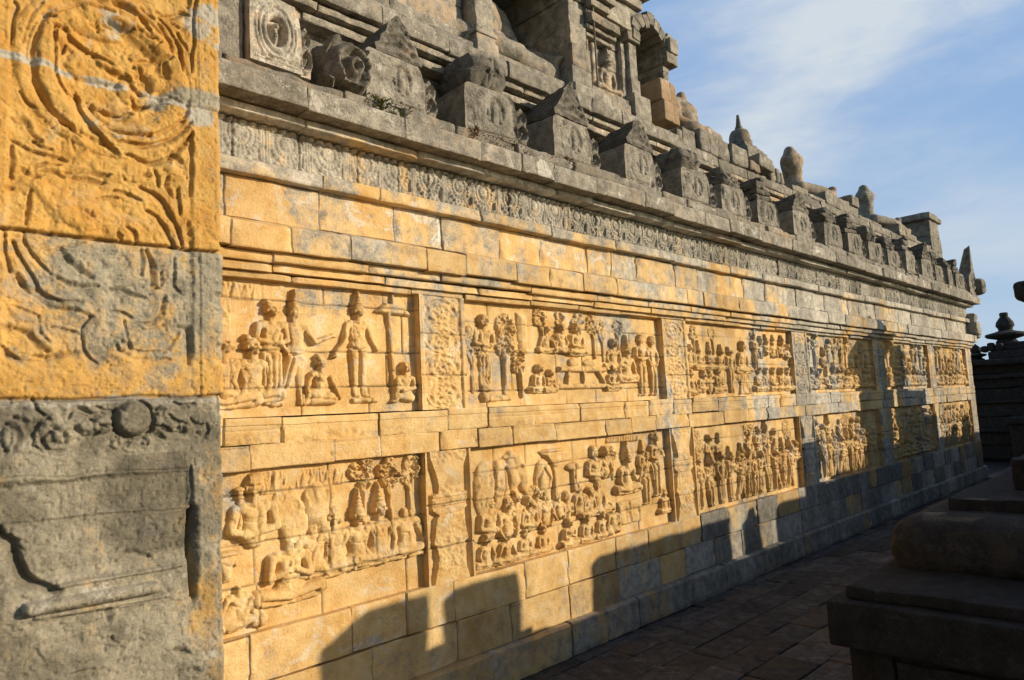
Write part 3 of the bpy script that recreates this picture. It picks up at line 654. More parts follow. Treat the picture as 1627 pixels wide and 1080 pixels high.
put('up', 1, [
    ('p', 2.895, 1.66, .475, 'robe+fold+hair', 1, .046), ('t', 2.80, 1.66, .40, .03, 4), ('t', 3.06, 1.64, .50, .046, 6, -.1, 1.0, .8), ('t', 3.20, 1.62, .30, .046, 6),
    ('s', 'weathered_block', (3.17, 3.31, 1.88, 2.17), lambda r: r.P([(3.20, 1.90), (3.285, 1.90), (3.29, 2.155), (3.185, 2.155)], .03, .03)),
    ('p', 3.36, 1.64, .34, 'sit+rest+hair', 1, .046), ('p', 3.455, 1.90, .32, 'sit+lean+hair', 1, .045), ('p', 3.60, 1.90, .36, 'knee+give+hair', -1, .045), ('p', 3.76, 1.885, .42, 'sit+fold+hair', 1, .048),
    ('t', 3.42, 1.93, .26, .035, 6), ('t', 3.60, 2.0, .19, .035, 5, 0.0, 1.0, 1.5), ('t', 3.80, 2.02, .17, .04, 6, -.4, 1.0, 1.8), ('t', 3.96, 1.88, .31, .046, 5, 0.0, 1.0, .8), ('t', 4.06, 1.86, .30, .035, 4),
    ('s', 'carved_table', (3.48, 4.15, 1.64, 1.90), table), ('p', 3.47, 1.64, .28, 'sit+pray+hair', 1, .04),
    ('p', 4.175, 1.79, .42, 'sit+rest+hair', 1, .046), ('p', 4.325, 1.70, .52, 'sit+lean+crown', 1, .044), ('t', 4.25, 1.90, .27, .03, 5, 0.0, 1.0, 1.1), ('p', 4.14, 1.64, .34, 'sit+fold+bun', 1, .04),
    ('p', 4.515, 1.60, .48, 'stand+fold+hair', -1, .046), ('p', 4.665, 1.60, .475, 'stand+rest+hair', -1, .046),
    ('s', 'carved_ledge', (2.82, 3.15, 1.585, 1.66), lambda r: (r.P([(2.86, 1.592), (3.12, 1.60), (3.10, 1.64), (2.86, 1.64)], .04, .01), r.E(2.88, 1.63, .03, .03, .05))),
    ], 7)
def elephant(r):
    r.E(2.86, 1.08, .095, .175, .050); r.E(2.98, 1.10, .10, .15, .046); r.E(3.08, 1.15, .075, .10, .050); r.E(3.13, 1.19, .06, .075, .056)
    r.C(3.165, 1.16, .045, 3.175, 1.07, .034, .054); r.C(3.175, 1.07, .034, 3.225, 1.02, .024, .05); r.C(3.225, 1.02, .024, 3.245, 1.05, .018, .046)
    r.E(3.07, 1.14, .05, .075, .060, .3); r.cut([(3.02, 1.2), (3.03, 1.10), (3.06, 1.05)], .006, .02); r.cut([(2.93, 1.25), (2.92, 1.0)], .006, .016); r.cut([(3.14, 1.2), (3.16, 1.19)], .007, .02)
    r.P([(2.99, 1.25), (3.06, 1.30), (3.16, 1.285), (3.18, 1.24), (3.10, 1.235)], .04, .02)
def stand_dish(r):
    r.P([(3.33, 1.265), (3.60, 1.265), (3.53, 1.20), (3.49, 1.155), (3.44, 1.155), (3.40, 1.20)], .048, .02); r.C(3.465, 1.16, .022, 3.46, .97, .016, .036); r.E(3.465, 1.268, .14, .014, .05)
def arch_(r):
    r.E(3.36, 1.09, .085, .135, .046); r.E(3.345, 1.09, .05, .09, .052); r.cut([(3.30, 1.0), (3.30, 1.1), (3.35, 1.17), (3.40, 1.1), (3.41, 1.0)], .006, .018)
put('low', 1, [
    ('s', 'carved_elephant', (2.74, 3.27, .88, 1.32), elephant), ('s', 'carved_hill', (3.25, 3.46, .94, 1.25), arch_), ('s', 'carved_dish', (3.30, 3.63, .94, 1.30), stand_dish),
    ('s', 'carved_dish', (3.56, 3.80, .98, 1.20), lambda r: (r.E(3.66, 1.15, .085, .03, .05), r.C(3.655, 1.14, .03, 3.655, 1.0, .022, .04))),
    ('p', 2.875, .80, .50, 'bust+fold+hair', 1, .046), ('p', 3.02, .785, .48, 'bust+rest+hair', 1, .05), ('p', 3.20, .785, .46, 'bust+fold+hair', 1, .05), ('p', 3.36, .80, .46, 'bust+rest+hair', 1, .05), ('p', 3.10, .83, .44, 'bust+rest+bun', 1, .038), ('p', 3.28, .84, .44, 'bust+rest+bun', 1, .038),
    ('p', 3.565, .80, .40, 'bust+pray+hair', 1, .048), ('p', 3.48, .83, .36, 'bust+rest+hair', 1, .04), ('p', 3.70, .83, .36, 'knee+lean+hair', 1, .044), ('p', 3.79, .80, .36, 'sit+rest+hair', -1, .042),
    ('p', 3.90, .80, .44, 'sit+rest+hair', -1, .044), ('p', 3.875, 1.02, .50, 'bust+fold+hair', 1, .048), ('p', 3.99, 1.03, .46, 'bust+give+hair', -1, .044),
    ('p', 4.235, .90, .56, 'sit+give+crown', 1, .050), ('p', 4.47, .80, .40, 'stand+lean+hair', -1, .046), ('p', 4.44, 1.06, .34, 'bust+rest+crown', -1, .04), ('p', 4.62, .84, .50, 'stand+fold+hair', -1, .046), ('p', 4.70, .70, .34, 'sit+rest+hair', -1, .046),
    ('s', 'carved_seat', (4.08, 4.42, .66, .88), lambda r: (r.P([(4.12, .69), (4.38, .69), (4.40, .86), (4.10, .86)], .034, .012), r.C(4.24, .84, .02, 4.26, .72, .018, .05))),
    ('p', 2.84, .64, .36, 'sit+rest+hair', 1, .042), ('p', 3.00, .64, .34, 'sit+lean+hair', 1, .04), ('p', 3.17, .64, .32, 'sit+fold+hair', 1, .036), ('p', 3.33, .64, .32, 'sit+rest+hair', 1, .036), ('p', 3.57, .64, .34, 'sit+pray+hair', 1, .042), ('p', 3.75, .64, .34, 'sit+rest+hair', -1, .042), ('p', 3.92, .64, .34, 'sit+rest+hair', -1, .042), ('p', 4.04, .65, .38, 'knee+rest+hair', 1, .04),
    ('s', 'carved_foliage', (4.02, 4.42, 1.27, 1.33), lambda r: (r.P([(4.03, 1.275), (4.41, 1.265), (4.41, 1.32), (4.03, 1.325)], .03, .01), [r.cut([(4.05+k*.03, 1.27), (4.07+k*.03, 1.32)], .005, .014) for k in range(12)])),
    ('t', 4.62, 1.10, .22, .04, 5), ('t', 4.08, 1.02, .24, .03, 4),
    ], 9)
def buddha_seat(r):
    r.P([(6.02, 1.58), (6.24, 1.58), (6.21, 1.66), (6.22, 1.72), (6.04, 1.72), (6.05, 1.66)], .045, .012); r.E(6.13, 1.735, .15, .04, .052)
    for k in range(7): r.cut([(6.0+k*.043, 1.71), (6.01+k*.04, 1.76)], .006, .014)
put('up', 2, [('s', 'carved_pedestal', (5.95, 6.32, 1.57, 1.79), buddha_seat), ('p', 6.13, 1.765, .56, 'sit+rest+hair', 1, .056),
    ('p', 5.36, 1.80, .37, 'sit+fold+crown', 1, .046), ('p', 5.53, 1.80, .36, 'sit+pray+crown', 1, .046), ('p', 5.72, 1.80, .34, 'sit+rest+crown', 1, .046), ('p', 5.22, 1.82, .36, 'sit+rest+hair', 1, .04),
    ('p', 5.21, 1.59, .40, 'sit+rest+hair', 1, .05), ('p', 5.40, 1.60, .40, 'bust+fold+hair', 1, .046), ('p', 5.52, 1.60, .40, 'bust+rest+hair', 1, .046), ('p', 5.65, 1.60, .42, 'sit+pray+hair', 1, .046), ('p', 5.88, 1.60, .42, 'stand+rest+bun', 1, .05),
    ('p', 6.38, 1.80, .36, 'stand+fold+crown', -1, .05), ('p', 6.50, 1.92, .34, 'bust+rest+crown', -1, .046), ('p', 6.62, 1.94, .34, 'bust+fold+crown', -1, .05), ('p', 6.78, 1.93, .36, 'bust+rest+crown', -1, .05), ('p', 6.95, 1.93, .36, 'bust+fold+crown', -1, .05), ('p', 7.07, 1.9, .34, 'bust+fold+hair', -1, .046),
    ('p', 6.42, 1.60, .42, 'sit+pray+hair', -1, .05), ('p', 6.57, 1.60, .42, 'sit+rest+hair', -1, .05), ('p', 6.72, 1.60, .42, 'sit+fold+hair', -1, .05), ('p', 6.88, 1.60, .42, 'sit+pray+hair', -1, .05), ('p', 7.04, 1.60, .42, 'sit+rest+hair', -1, .05),
    ('t', 5.30, 1.94, .24, .03, 5), ('t', 5.62, 1.94, .24, .03, 5), ('t', 6.36, 1.98, .2, .03, 4)], 11)
def crowd(row, i, seed, walkers=False):
    a, b = PX[i]; z0, z1 = (LOZ, UPZ)[row == 'up']; rg = random.Random(seed); items = []
    x = a+.09
    while x < b-.06:
        if rg.random() < .3: items.append(('t', x, z0+.30, z1-z0-.31, .032, 5, rg.uniform(-.1, .1), 1.0, 1.1))
        items.append(('p', x, z0+.27, rg.uniform(.33, .40), rg.choice(['stand', 'robe', 'sit', 'bust'])+'+'+rg.choice(['fold', 'pray', 'rest', 'give']), rg.choice([1, -1]), .046)); x += rg.uniform(.14, .20)
    x = a+.08
    while x < b-.06:
        po = rg.choice(['stand', 'robe', 'stand', 'stride']) if walkers else rg.choice(['sit', 'sit', 'knee', 'bust', 'kneel'])
        items.append(('p', x, z0+.035, rg.uniform(.40, .47) if walkers else rg.uniform(.38, .46), po+'+'+rg.choice(['fold', 'pray', 'rest', 'lean']), rg.choice([1, -1]), .054)); x += rg.uniform(.12, .19)
    put(row, i, items, seed)
crowd('low', 2, 21, True); crowd('up', 3, 22, False); crowd('low', 3, 23, True); crowd('up', 4, 24); crowd('low', 4, 25); crowd('up', 5, 26); crowd('low', 5, 27, True)

PIER_CUTS = [  # (width mm, depth mm, [x, z, ...] mm on the pier face)
(5,9,[263,2348,268,2339,262,2315,260,2287,260,2262]),
(5,8,[304,2362,288,2334,280,2301,273,2271]),
(5,10,[318,2352,335,2357,353,2372,375,2384,405,2389,429,2389]),
(6,12,[311,2338,324,2340]),
(7,12,[311,2339,299,2308,292,2287,289,2260,290,2233,295,2202,309,2171,320,2149,338,2135,354,2125]),
(9,14,[330,2327,348,2325,356,2310,376,2298,393,2293,407,2288,427,2282]),
(6,10,[329,2324,329,2302,330,2269,331,2241,339,2216,353,2196,371,2194]),
(9,14,[371,2197,373,2169,384,2147,394,2136,404,2126,423,2107,438,2096]),
(6,10,[344,2277,348,2292]),
(7,12,[392,2352,403,2353,405,2344]),
(6,10,[394,2181,410,2179,430,2174,449,2175,464,2185]),
(6,11,[394,2181,402,2162,423,2146,449,2135,475,2139,500,2143]),
(6,9,[260,2117,271,2113,280,2118,284,2101,289,2093,304,2082]),
(4,7,[273,2175,285,2158,301,2149]),
(9,14,[424,2365,437,2363,450,2357,465,2361]),
(8,13,[430,2409,445,2407,459,2400,470,2396]),
(7,11,[481,2415,502,2402]),
(8,13,[485,2396,495,2387,500,2376]),
(9,10,[495,2359,504,2357]),
(6,9,[474,2369,480,2365]),
(6,9,[516,2349,521,2355]),
(7,12,[516,2395,530,2379,540,2361,541,2341]),
(6,12,[521,2410,540,2393,554,2372,564,2348,568,2310]),
(5,10,[559,2392,574,2373,583,2349]),
(6,11,[514,2423,530,2421,552,2432,567,2446,582,2444]),
(5,9,[545,2410,564,2403,579,2414]),
(6,10,[597,2480,591,2436,593,2382,588,2340,590,2311]),
(8,12,[470,2295,484,2302,504,2311]),
(6,10,[518,2311,545,2326]),
(7,11,[528,2310,532,2280]),
(8,12,[475,2285,486,2268,495,2256,500,2244]),
(10,14,[431,2263,446,2261,461,2258,470,2241,486,2236]),
(7,10,[468,2217,477,2202,495,2210]),
(6,11,[418,2174,440,2175,461,2190,504,2210]),
(5,7,[523,2228,544,2237,564,2234]),
(6,8,[576,2240,568,2204]),
(7,12,[418,2145,444,2137,473,2137,504,2145,525,2158,544,2173,563,2193]),
(7,12,[440,2117,462,2119,484,2120,516,2132,544,2149,568,2174,581,2193]),
(7,12,[457,2094,479,2088,502,2086,527,2097,544,2113,563,2136,583,2164]),
(8,10,[544,2111,563,2097]),
(7,10,[511,2071,517,2059,520,2040]),
(5,9,[534,2063,531,2039,539,2023,544,2017]),
(7,10,[488,2052,499,2053]),
(5,7,[449,2047,454,2037,471,2038]),
(8,12,[484,2032,506,2025,527,2011,536,1995,546,1976,558,1953,565,1921]),
(6,9,[432,2013,455,2011,484,2001]),
(8,12,[497,1983,518,1972,529,1956,536,1940,548,1916]),
(6,9,[458,1942,473,1931,477,1912]),
(5,8,[440,1926,445,1915]),
(8,9,[558,2037,558,2011,563,1987]),
(7,8,[574,1968,577,1946]),
(5,7,[583,2172,584,2120,580,2067,580,2028]),
(6,9,[260,2076,279,2069,290,2062,319,2061,346,2059]),
(5,8,[295,2082,306,2075,325,2074]),
(5,9,[297,2034,312,2043,337,2048]),
(6,10,[296,2010,316,2025,331,2028,341,2021]),
(6,10,[349,2031,374,2036,407,2036,424,2040]),
(7,10,[363,2019,378,2019,401,2020,413,2021]),
(5,8,[401,1990,415,1996,439,1999]),
(5,9,[290,1984,287,1964,285,1941,284,1921]),
(5,8,[258,2068,260,2042,257,2024,260,2005]),
(8,8,[277,2019,282,2015]),
(6,8,[255,1982,263,1983]),
(6,8,[383,1957,393,1952]),
(6,9,[340,2134,358,2125,372,2112]),
(7,11,[392,2112,406,2104,419,2100,434,2086]),
(5,5,[326,2117,334,2128,354,2126,358,2106,346,2101,328,2108]),
(4,5,[358,2099,364,2075,378,2085]),
(5,8,[285,1908,284,1890,296,1870,312,1847,328,1833]),
(6,9,[253,1907,255,1862,264,1830]),
(7,10,[268,1885,281,1853,302,1821,307,1804,323,1791,347,1782,374,1784]),
(8,11,[272,1819,287,1799,305,1788,326,1771,350,1764,368,1763]),
(7,9,[343,1879,357,1855,373,1841,393,1830]),
(6,9,[336,1823,357,1811,376,1810,407,1814]),
(4,6,[322,1876,348,1886,381,1900]),
(6,8,[430,1810,451,1811,469,1801,493,1797]),
(5,7,[483,1897,484,1846]),
(6,9,[493,1898,503,1865,503,1821,514,1820]),
(4,6,[523,1857,520,1826]),
(6,8,[551,1888,551,1829,564,1816]),
(6,8,[528,1803,520,1768,506,1750,478,1747]),
(6,8,[379,1759,393,1754]),
(6,8,[430,1769,451,1767,466,1758]),
(5,8,[393,1751,381,1731,381,1693,394,1672,405,1665]),
(5,6,[454,1748,460,1715,466,1692,487,1688,525,1691,544,1708,557,1729]),
(6,9,[439,1701,442,1689,454,1687,460,1699,448,1707]),
(6,9,[557,1741,575,1737,577,1699,575,1664]),
(7,9,[273,1723,291,1715,304,1691,321,1684]),
(5,8,[299,1675,324,1671,350,1677,375,1684]),
(6,8,[331,1732,355,1727,374,1721]),
(8,8,[254,1724,266,1723]),
(8,8,[254,1693,264,1678,276,1673]),
(7,5,[272,1768,287,1760,308,1752]),
(5,5,[522,1670,537,1671]),
(5,5,[310,1749,312,1719,324,1704]),
(4,4,[469,1742,493,1730,518,1737,541,1752]),
(7,8,[272,1563,284,1552,291,1533,287,1518]),
(8,9,[262,1550,276,1537,276,1521,270,1511]),
(6,8,[303,1598,308,1577,324,1562,311,1553,302,1535,304,1514,316,1505]),
(6,7,[327,1536,316,1526,318,1516,329,1504,346,1503]),
(6,8,[327,1544,345,1533,359,1538,369,1539,379,1527,398,1527,411,1540,431,1542]),
(6,8,[348,1531,350,1516]),
(6,7,[359,1561,364,1575,378,1574,393,1566]),
(6,8,[394,1557,403,1568,413,1569]),
(5,7,[394,1557,401,1549,418,1542]),
(6,8,[405,1582,418,1573,431,1573]),
(7,11,[446,1583,433,1572,431,1547,439,1527,459,1516,483,1517,502,1529,506,1555,497,1579,480,1590,459,1590,446,1583]),
(6,7,[505,1569,525,1569]),
(6,8,[508,1538,524,1537,541,1524,562,1523,559,1535]),
(6,8,[536,1560,550,1549,567,1542]),
(6,8,[547,1586,562,1577,585,1582]),
(7,9,[582,1549,591,1537,606,1536]),
(6,8,[591,1518,606,1508,618,1520,615,1538]),
(6,8,[505,1520,522,1512]),
(4,5,[428,1511,439,1519,444,1504,459,1509,459,1500]),
(5,6,[373,1577,388,1569]),
(5,5,[486,1513,491,1501]),
(3,3,[253,1459,288,1461,365,1453,399,1458,576,1447]),
(3,3,[272,1377,342,1374,429,1373,570,1365]),
(4,4,[579,1453,581,1393,578,1367,555,1338]),
(14,22,[255,1374,265,1359,279,1346,286,1313,297,1287,311,1270,338,1257]),
(11,34,[580,1363,576,1317,577,1265,579,1191]),
(4,5,[338,1259,362,1262,440,1260,515,1261]),
(5,6,[323,1201,381,1200,481,1194]),
(9,9,[546,1090,568,1080]),
(8,9,[572,1043,591,1037]),
(6,6,[440,1283,456,1294,481,1289,502,1279]),
(4,5,[364,1098,401,1095]),
(9,8,[420,1195,424,1181]),
(4,4,[416,1137,428,1147,444,1134]),
(4,4,[292,1142,309,1157,324,1133])]

# ------------------------------------------------------------------ carved pier in the foreground (projects towards the camera)
PIER = thing('carved_pier', 'near ochre stone pier with a carved scroll roundel above a grey lower course', 'pier', (0, -0.7, 0))
def build_pier():
    YF, XR = -1.55, 0.648
    xs = np.concatenate([np.arange(-1.2, 0.18, .02), np.arange(0.18, XR-.010, .0021)])
    arc = [(XR-.010+.010*math.sin(a), YF+.010-.010*math.cos(a), math.sin(a), -math.cos(a)) for a in np.linspace(0, math.pi/2, 6)]
    ret = np.concatenate([np.arange(YF+.012, -1.30, .006), np.arange(-1.30, 0.02, .05)])
    bx = np.concatenate([xs, [a[0] for a in arc], np.full(len(ret), XR)]); by = np.concatenate([np.full(len(xs), YF), [a[1] for a in arc], ret])
    nx = np.concatenate([np.zeros(len(xs)), [a[2] for a in arc], np.ones(len(ret))]); ny = np.concatenate([-np.ones(len(xs)), [a[3] for a in arc], np.zeros(len(ret))])
    zs = np.concatenate([np.arange(0, .9, .02), np.arange(.9, 2.55, .0021), np.arange(2.55, 3.45, .02)])
    BX, Z = np.meshgrid(bx, zs); BY = np.tile(by, (len(zs), 1)); NX = np.tile(nx, (len(zs), 1)); NY = np.tile(ny, (len(zs), 1))
    S = BX+(BY-YF)*1.0           # running coordinate around the corner
    front = BY < YF+.011
    inp = sstep(.250, .262, BX)*sstep(.590, .580, BX)*front        # sunk carved field
    h = 0.008*fbm(S*5, Z*5, 3, 3)+0.007*fbm(S*24, Z*24, 4, 4)+0.0030*fbm(S*110, Z*110, 5, 3)-.0025*sstep(.74, .84, vnoise(S*150, Z*150, 6))
    upper = sstep(1.600, 1.612, Z)
    # raised ground of foliage in the two upper courses
    fol = inp*sstep(1.64, 1.70, Z)
    h = h+fol*(.012*fbm(S*13+3, Z*13, 41, 3)+.010*fbm(S*34, Z*34, 42, 3))-.006*fol
    # roundel: rope ring and hollow
    cx, cz = .432, 2.256
    rr = np.hypot((BX-cx)*1.0, Z-cz)
    h = h+front*inp*(.008*np.clip(1-((rr-.128)/.020)**2, 0, 1)**.6+.006*np.clip(1-((rr-.164)/.012)**2, 0, 1)**.6-.012*sstep(.108, .09, rr))
    for ex, ez, ra, rb, t in ((.40, 2.262, .05, .03, .020), (.445, 2.285, .045, .028, .024), (.485, 2.30, .03, .022, .022), (.46, 2.235, .02, .035, .018), (.37, 2.305, .04, .02, .016), (.51, 2.265, .022, .018, .02), (.45, 2.185, .06, .018, .015), (.40, 2.34, .05, .014, .014)):
        d2 = ((BX-ex)/ra)**2+((Z-ez)/rb)**2+.9*fbm(BX*30, Z*30, 77, 3); h = h+front*t*.62*np.clip(1-d2, 0, 1)**.45
    for ex, ez, ra, rb, t in ((.41, 1.98, .11, .07, .014), (.38, 1.96, .05, .04, .010), (.34, 2.085, .05, .035, .012), (.45, 2.06, .06, .03, .010), (.55, 2.03, .03, .06, .010), (.44, 1.72, .055, .055, .012), (.41, 1.86, .10, .05, .008), (.30, 1.70, .05, .03, .008), (.53, 1.69, .05, .02, .008)):
        d2 = ((BX-ex)/ra)**2+((Z-ez)/rb)**2+.9*fbm(BX*26, Z*26, 78, 3); h = h+front*t*.5*np.clip(1-d2, 0, 1)**.45
    # small bosses along the top of the grey course
    for ex, ez, ra, rb, t in ((.452, 1.523, .036, .037, .020), (.400, 1.512, .018, .016, .010), (.375, 1.508, .02, .016, .008), (.335, 1.50, .02, .018, .008), (.315, 1.512, .02, .028, .007), (.498, 1.512, .014, .014, .010), (.52, 1.507, .014, .012, .010), (.515, 1.535, .018, .016, .008), (.555, 1.505, .014, .014, .008), (.48, 1.477, .009, .008, .007), (.425, 1.475, .012, .010, .006), (.26, 1.50, .02, .03, .008), (.30, 1.54, .03, .02, .005)):
        d2 = ((BX-ex-.014)/ra)**2+((Z-ez-.032)/rb)**2; h = h+front*t*np.clip(1-d2**2, 0, 1)**.5
    # drain moulding: two raised bars
    for (x0, z0, x1, z1, r, t) in ((.300, 1.228, .505, 1.224, .013, .024), (.335, 1.258, .56, 1.256, .004, .007), (.31, 1.210, .53, 1.202, .004, .006)):
        p = np.clip((BX-x0)/(x1-x0), 0, 1); d = np.hypot(BX-x0-p*(x1-x0), Z-(z0+p*(z1-z0)))/r
        h = np.maximum(h, np.where(front, h+t*np.clip(1-d**2, 0, 1)**.5, h))
    h = h-.010*front*sstep(1.258, 1.272, Z)*sstep(1.455, 1.44, Z)*sstep(.585, .572, BX)*(1+.5*fbm(BX*4, Z*4, 8))*1.2   # hollowed grey face
    # chisel cuts
    g = np.zeros(h.shape)
    for wd, dp, pl in PIER_CUTS:
        pts = np.array(pl, float).reshape(-1, 2)/1000.
        x0, z0 = pts.min(0)-.02; x1, z1 = pts.max(0)+.02
        ji = np.where((bx > x0) & (bx < x1) & (by < YF+.011))[0]; ii = np.where((zs > z0) & (zs < z1))[0]
        if len(ji) < 2 or len(ii) < 2: continue
        sl = np.ix_(ii, ji); X_, Z_ = BX[sl], Z[sl]; X_ = X_+.004*fbm(X_*40, Z_*40, 7, 2); Z_ = Z_+.004*fbm(X_*40, Z_*40, 9, 2)
        best = np.full(X_.shape, 9.); n = len(pts)
        for k in range(n-1):
            (xa, za), (xb, zb) = pts[k], pts[k+1]; ax, az = xb-xa, zb-za
            p = np.clip(((X_-xa)*ax+(Z_-za)*az)/(ax*ax+az*az+1e-9), 0, 1)
            w_ = wd/1000.*.40*(.55+.45*np.sin(math.pi*np.clip((k+p)/(n-1), .08, .92)))
            sd = ((X_-xa)*az-(Z_-za)*ax)*(1 if n % 2 else -1); w_ = w_*np.where(sd > 0, 2.6, .8)
            best = np.minimum(best, np.hypot(X_-xa-p*ax, Z_-za-p*az)/w_)
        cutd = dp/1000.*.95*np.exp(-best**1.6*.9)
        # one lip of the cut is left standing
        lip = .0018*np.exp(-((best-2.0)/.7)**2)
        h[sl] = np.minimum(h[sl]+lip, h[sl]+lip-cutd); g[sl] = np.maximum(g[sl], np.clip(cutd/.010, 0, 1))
    # course joints
    jz = np.zeros(h.shape)
    def joint(z0, wob, wd, seed):
        zz = z0+wob*fbm(S*7, S*0+seed, seed, 4)*2
        return np.exp(-((Z-zz)/wd)**2), zz
    for z0, wob, wd, seed, dp in ((1.909, .008, .0030, 1, .016), (1.595, .010, .0035, 2, .010), (1.285, .02, .0018, 3, .001), (2.53, .01, .004, 4, .012), (.62, .01, .004, 5, .012), (.93, .01, .004, 6, .012), (.31, .01, .004, 7, .012), (2.85, .01, .004, 8, .012), (3.16, .01, .004, 9, .012)):
        e, _ = joint(z0, wob, wd, seed); h = h-dp*e; jz = np.maximum(jz, e*min(1, dp/.012))
    e230, zz = joint(2.232, .012, .0035, 11); h = h-.003*e230
    # arris chips and slightly different setting of each course
    h = h+np.where(Z > 2.232, .002, np.where(Z > 1.909, -.001, np.where(Z > 1.595, .003, -.001)))*(S > .6)
    chip = sstep(.022, .0, np.abs(S-XR+.004))*np.clip(fbm(S*0+1, Z*16, 15, 4)-.12, 0, 1)*.08; h = h-chip
    P = np.stack([BX+NX*h, BY+NY*h, Z], -1)
    n1_ = fbm(S*5, Z*5, 61, 4); n2_ = fbm(S*16, Z*16, 62, 4)
    o = np.where(Z > 1.909+.006*n1_, .98+.25*n1_, 0.0)
    mid = (Z <= 1.909+.006*n1_) & (Z > 1.595)
    greyc = np.clip(1-np.hypot((BX-.42)/.17, (Z-1.83)/.10), 0, 1)
    o = np.where(mid, .46-.28*greyc+.10*n1_-.12*sstep(.54, .60, BX)*sstep(1.70, 1.80, Z)+.26*sstep(1.72, 1.63, Z)+.20*sstep(.34, .26, BX), o)
    o = np.where(Z <= 1.595, .14+.12*sstep(.57, .62, BX)+.30*n1_, o)
    o = o-1.1*sstep(.035, .0, np.abs(Z-2.222+.02*n2_-.03*sstep(.50, .60, BX)))*sstep(.45, .53, BX)
    n3_ = fbm(S*9+2, Z*9, 63, 5)
    t = .88+.24*n1_+.12*n2_+np.where(Z > 1.595, .0, -.28+.26*n3_+.16*sstep(-.02, .02, n3_)-.08)-np.where(Z > 1.909, .05, 0)
    dark = sstep(.125, .075, np.hypot((BX-.51)*1.0, (Z-1.385)*.9)+.05*n2_)
    t = t-.36*dark*(Z < 1.485)*sstep(1.275, 1.30, Z+.01*n2_)*sstep(.578, .565, BX+.02*n2_)
    t = t-.12*np.clip(1-np.hypot((BX-.30)/.1, (Z-1.38)/.1), 0, 1)
    lich = .20+.2*n1_
    lich = lich+2.4*sstep(.014, .002, np.abs(Z-zz))*sstep(.54, .30, np.abs(n2_*2))*(BX < .60)+2.6*sstep(.016, .0, np.abs(Z-1.590+.010*n2_))+4*sstep(.05, .0, np.hypot((BX-.60), (Z-2.215)*1.2))+3*sstep(.07, .03, np.hypot(BX-.63, Z-2.43))+2.5*sstep(.10, .02, np.abs(rr-.128)+.06*n2_+.05)*sstep(-.1, .3, n2_)
    lich = lich+1.25*sstep(.030, .0, np.abs(Z-1.235))*(BX < .58)*(BX > .27)+.8*sstep(.02, .0, np.abs(n3_))*(Z < 1.58)+1.2*sstep(.0, .35, n2_)*(Z < 1.20)
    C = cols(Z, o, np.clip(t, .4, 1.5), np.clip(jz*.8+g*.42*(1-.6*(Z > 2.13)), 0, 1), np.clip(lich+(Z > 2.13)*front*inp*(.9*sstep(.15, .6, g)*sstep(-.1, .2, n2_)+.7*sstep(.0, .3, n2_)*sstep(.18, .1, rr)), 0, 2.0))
    ob = grid_obj('carved_face', P, C, M_PIER, None, sharp=None); ob.parent = PIER; ob.location = (0, .7, 0)
build_pier()
ac = Acc(); V, F = rbox((-1.2, -1.50, 0), (.62, .05, 3.44), r=.01, n=3, amp=0); ac.add(V, F, cols(V[:, 0], .2, .8, 0, .2)); ob = ac.build('pier_core', M_GREY, PIER); ob.location = (0, .7, 0)

# ------------------------------------------------------------------ antefixes along the top of the wall
def cap_front(acc, outl, y, hfun, C, rings=16):
    """fill an outline with a fine fan and carve it"""
    o = np.array(outl); c = o.mean(0); n = len(o)
    t = np.linspace(0, 1, rings+1)[1:]
    P = c+(o[None]-c)*t[:, None, None]
    Xp, Zp = P[..., 0], P[..., 1]
    h = hfun(Xp, Zp)*np.minimum(1, (1-t)[:, None]*12)
    V = [np.stack([Xp, y-h, Zp], -1).reshape(-1, 3), np.array([[c[0], y-float(hfun(np.array([c[0]]), np.array([c[1]]))[0]), c[1]]])]
    F = []
    for i in range(rings-1):
        for j in range(n):
            a, b = i*n+j, i*n+(j+1) % n; F.append((a, b, b+n, a+n))
    ci = rings*n
    for j in range(0, n): F.append((ci, ci, (j+1) % n, j))
    V = np.concatenate(V); F = np.array(F)
    # centre triangles as thin quads
    mid = (V[:n]+V[np.roll(np.arange(n), -1)])/2
    F2 = [];
    base = len(V); V = np.concatenate([V, mid])
    F = F[F[:, 0] != F[:, 1]]
    for j in range(n): F2.append((ci, base+(j-1) % n, j, base+j))
    acc.add(V, np.concatenate([F[:, ::-1], np.array(F2)[:, ::-1]]), np.tile(np.array(C, float), (len(V), 1)))
def loft(acc, outl, stations, C, seed=0, amp=.006, cap_back=True):
    """outline carried back through stations (y, scale x, scale z)"""
    o = np.array(outl); n = len(o); V = []; zb = o[:, 1].min()
    sub = []
    for (ya, sa, ta), (yb, sb, tb) in zip(stations[:-1], stations[1:]):
        for k in range(6): sub.append((ya+(yb-ya)*k/6, sa+(sb-sa)*k/6, ta+(tb-ta)*k/6))
    sub.append(stations[-1])
    for y, s, t in sub: V.append(np.stack([o[:, 0]*s, np.full(n, y), zb+(o[:, 1]-zb)*t], -1))
    V = np.concatenate(V); m = len(sub)
    k = np.repeat(np.arange(m) > 0, n)[:, None]
    V = V+k*amp*4*np.stack([fbm(V[:, 1]*14+seed, V[:, 2]*14, seed, 4), 0*V[:, 0], fbm(V[:, 1]*14+V[:, 0]*9, V[:, 0]*14+seed, seed+3, 4)], -1)
    F = []
    for i in range(m-1):
        for j in range(n):
            a, b = i*n+j, i*n+(j+1) % n; F.append((a, a+n, b+n, b))
    acc.add(V, np.array(F)[:, ::-1], np.tile(np.array(C, float), (len(V), 1)))
def dens(pts, step=.012):
    out_ = []
    for (a, b), (c, d) in zip(pts, pts[1:]+pts[:1]):
        k = max(1, int(math.hypot(c-a, d-b)/step))
        for i in range(k): out_.append((a+(c-a)*i/k, b+(d-b)*i/k))
    return out_
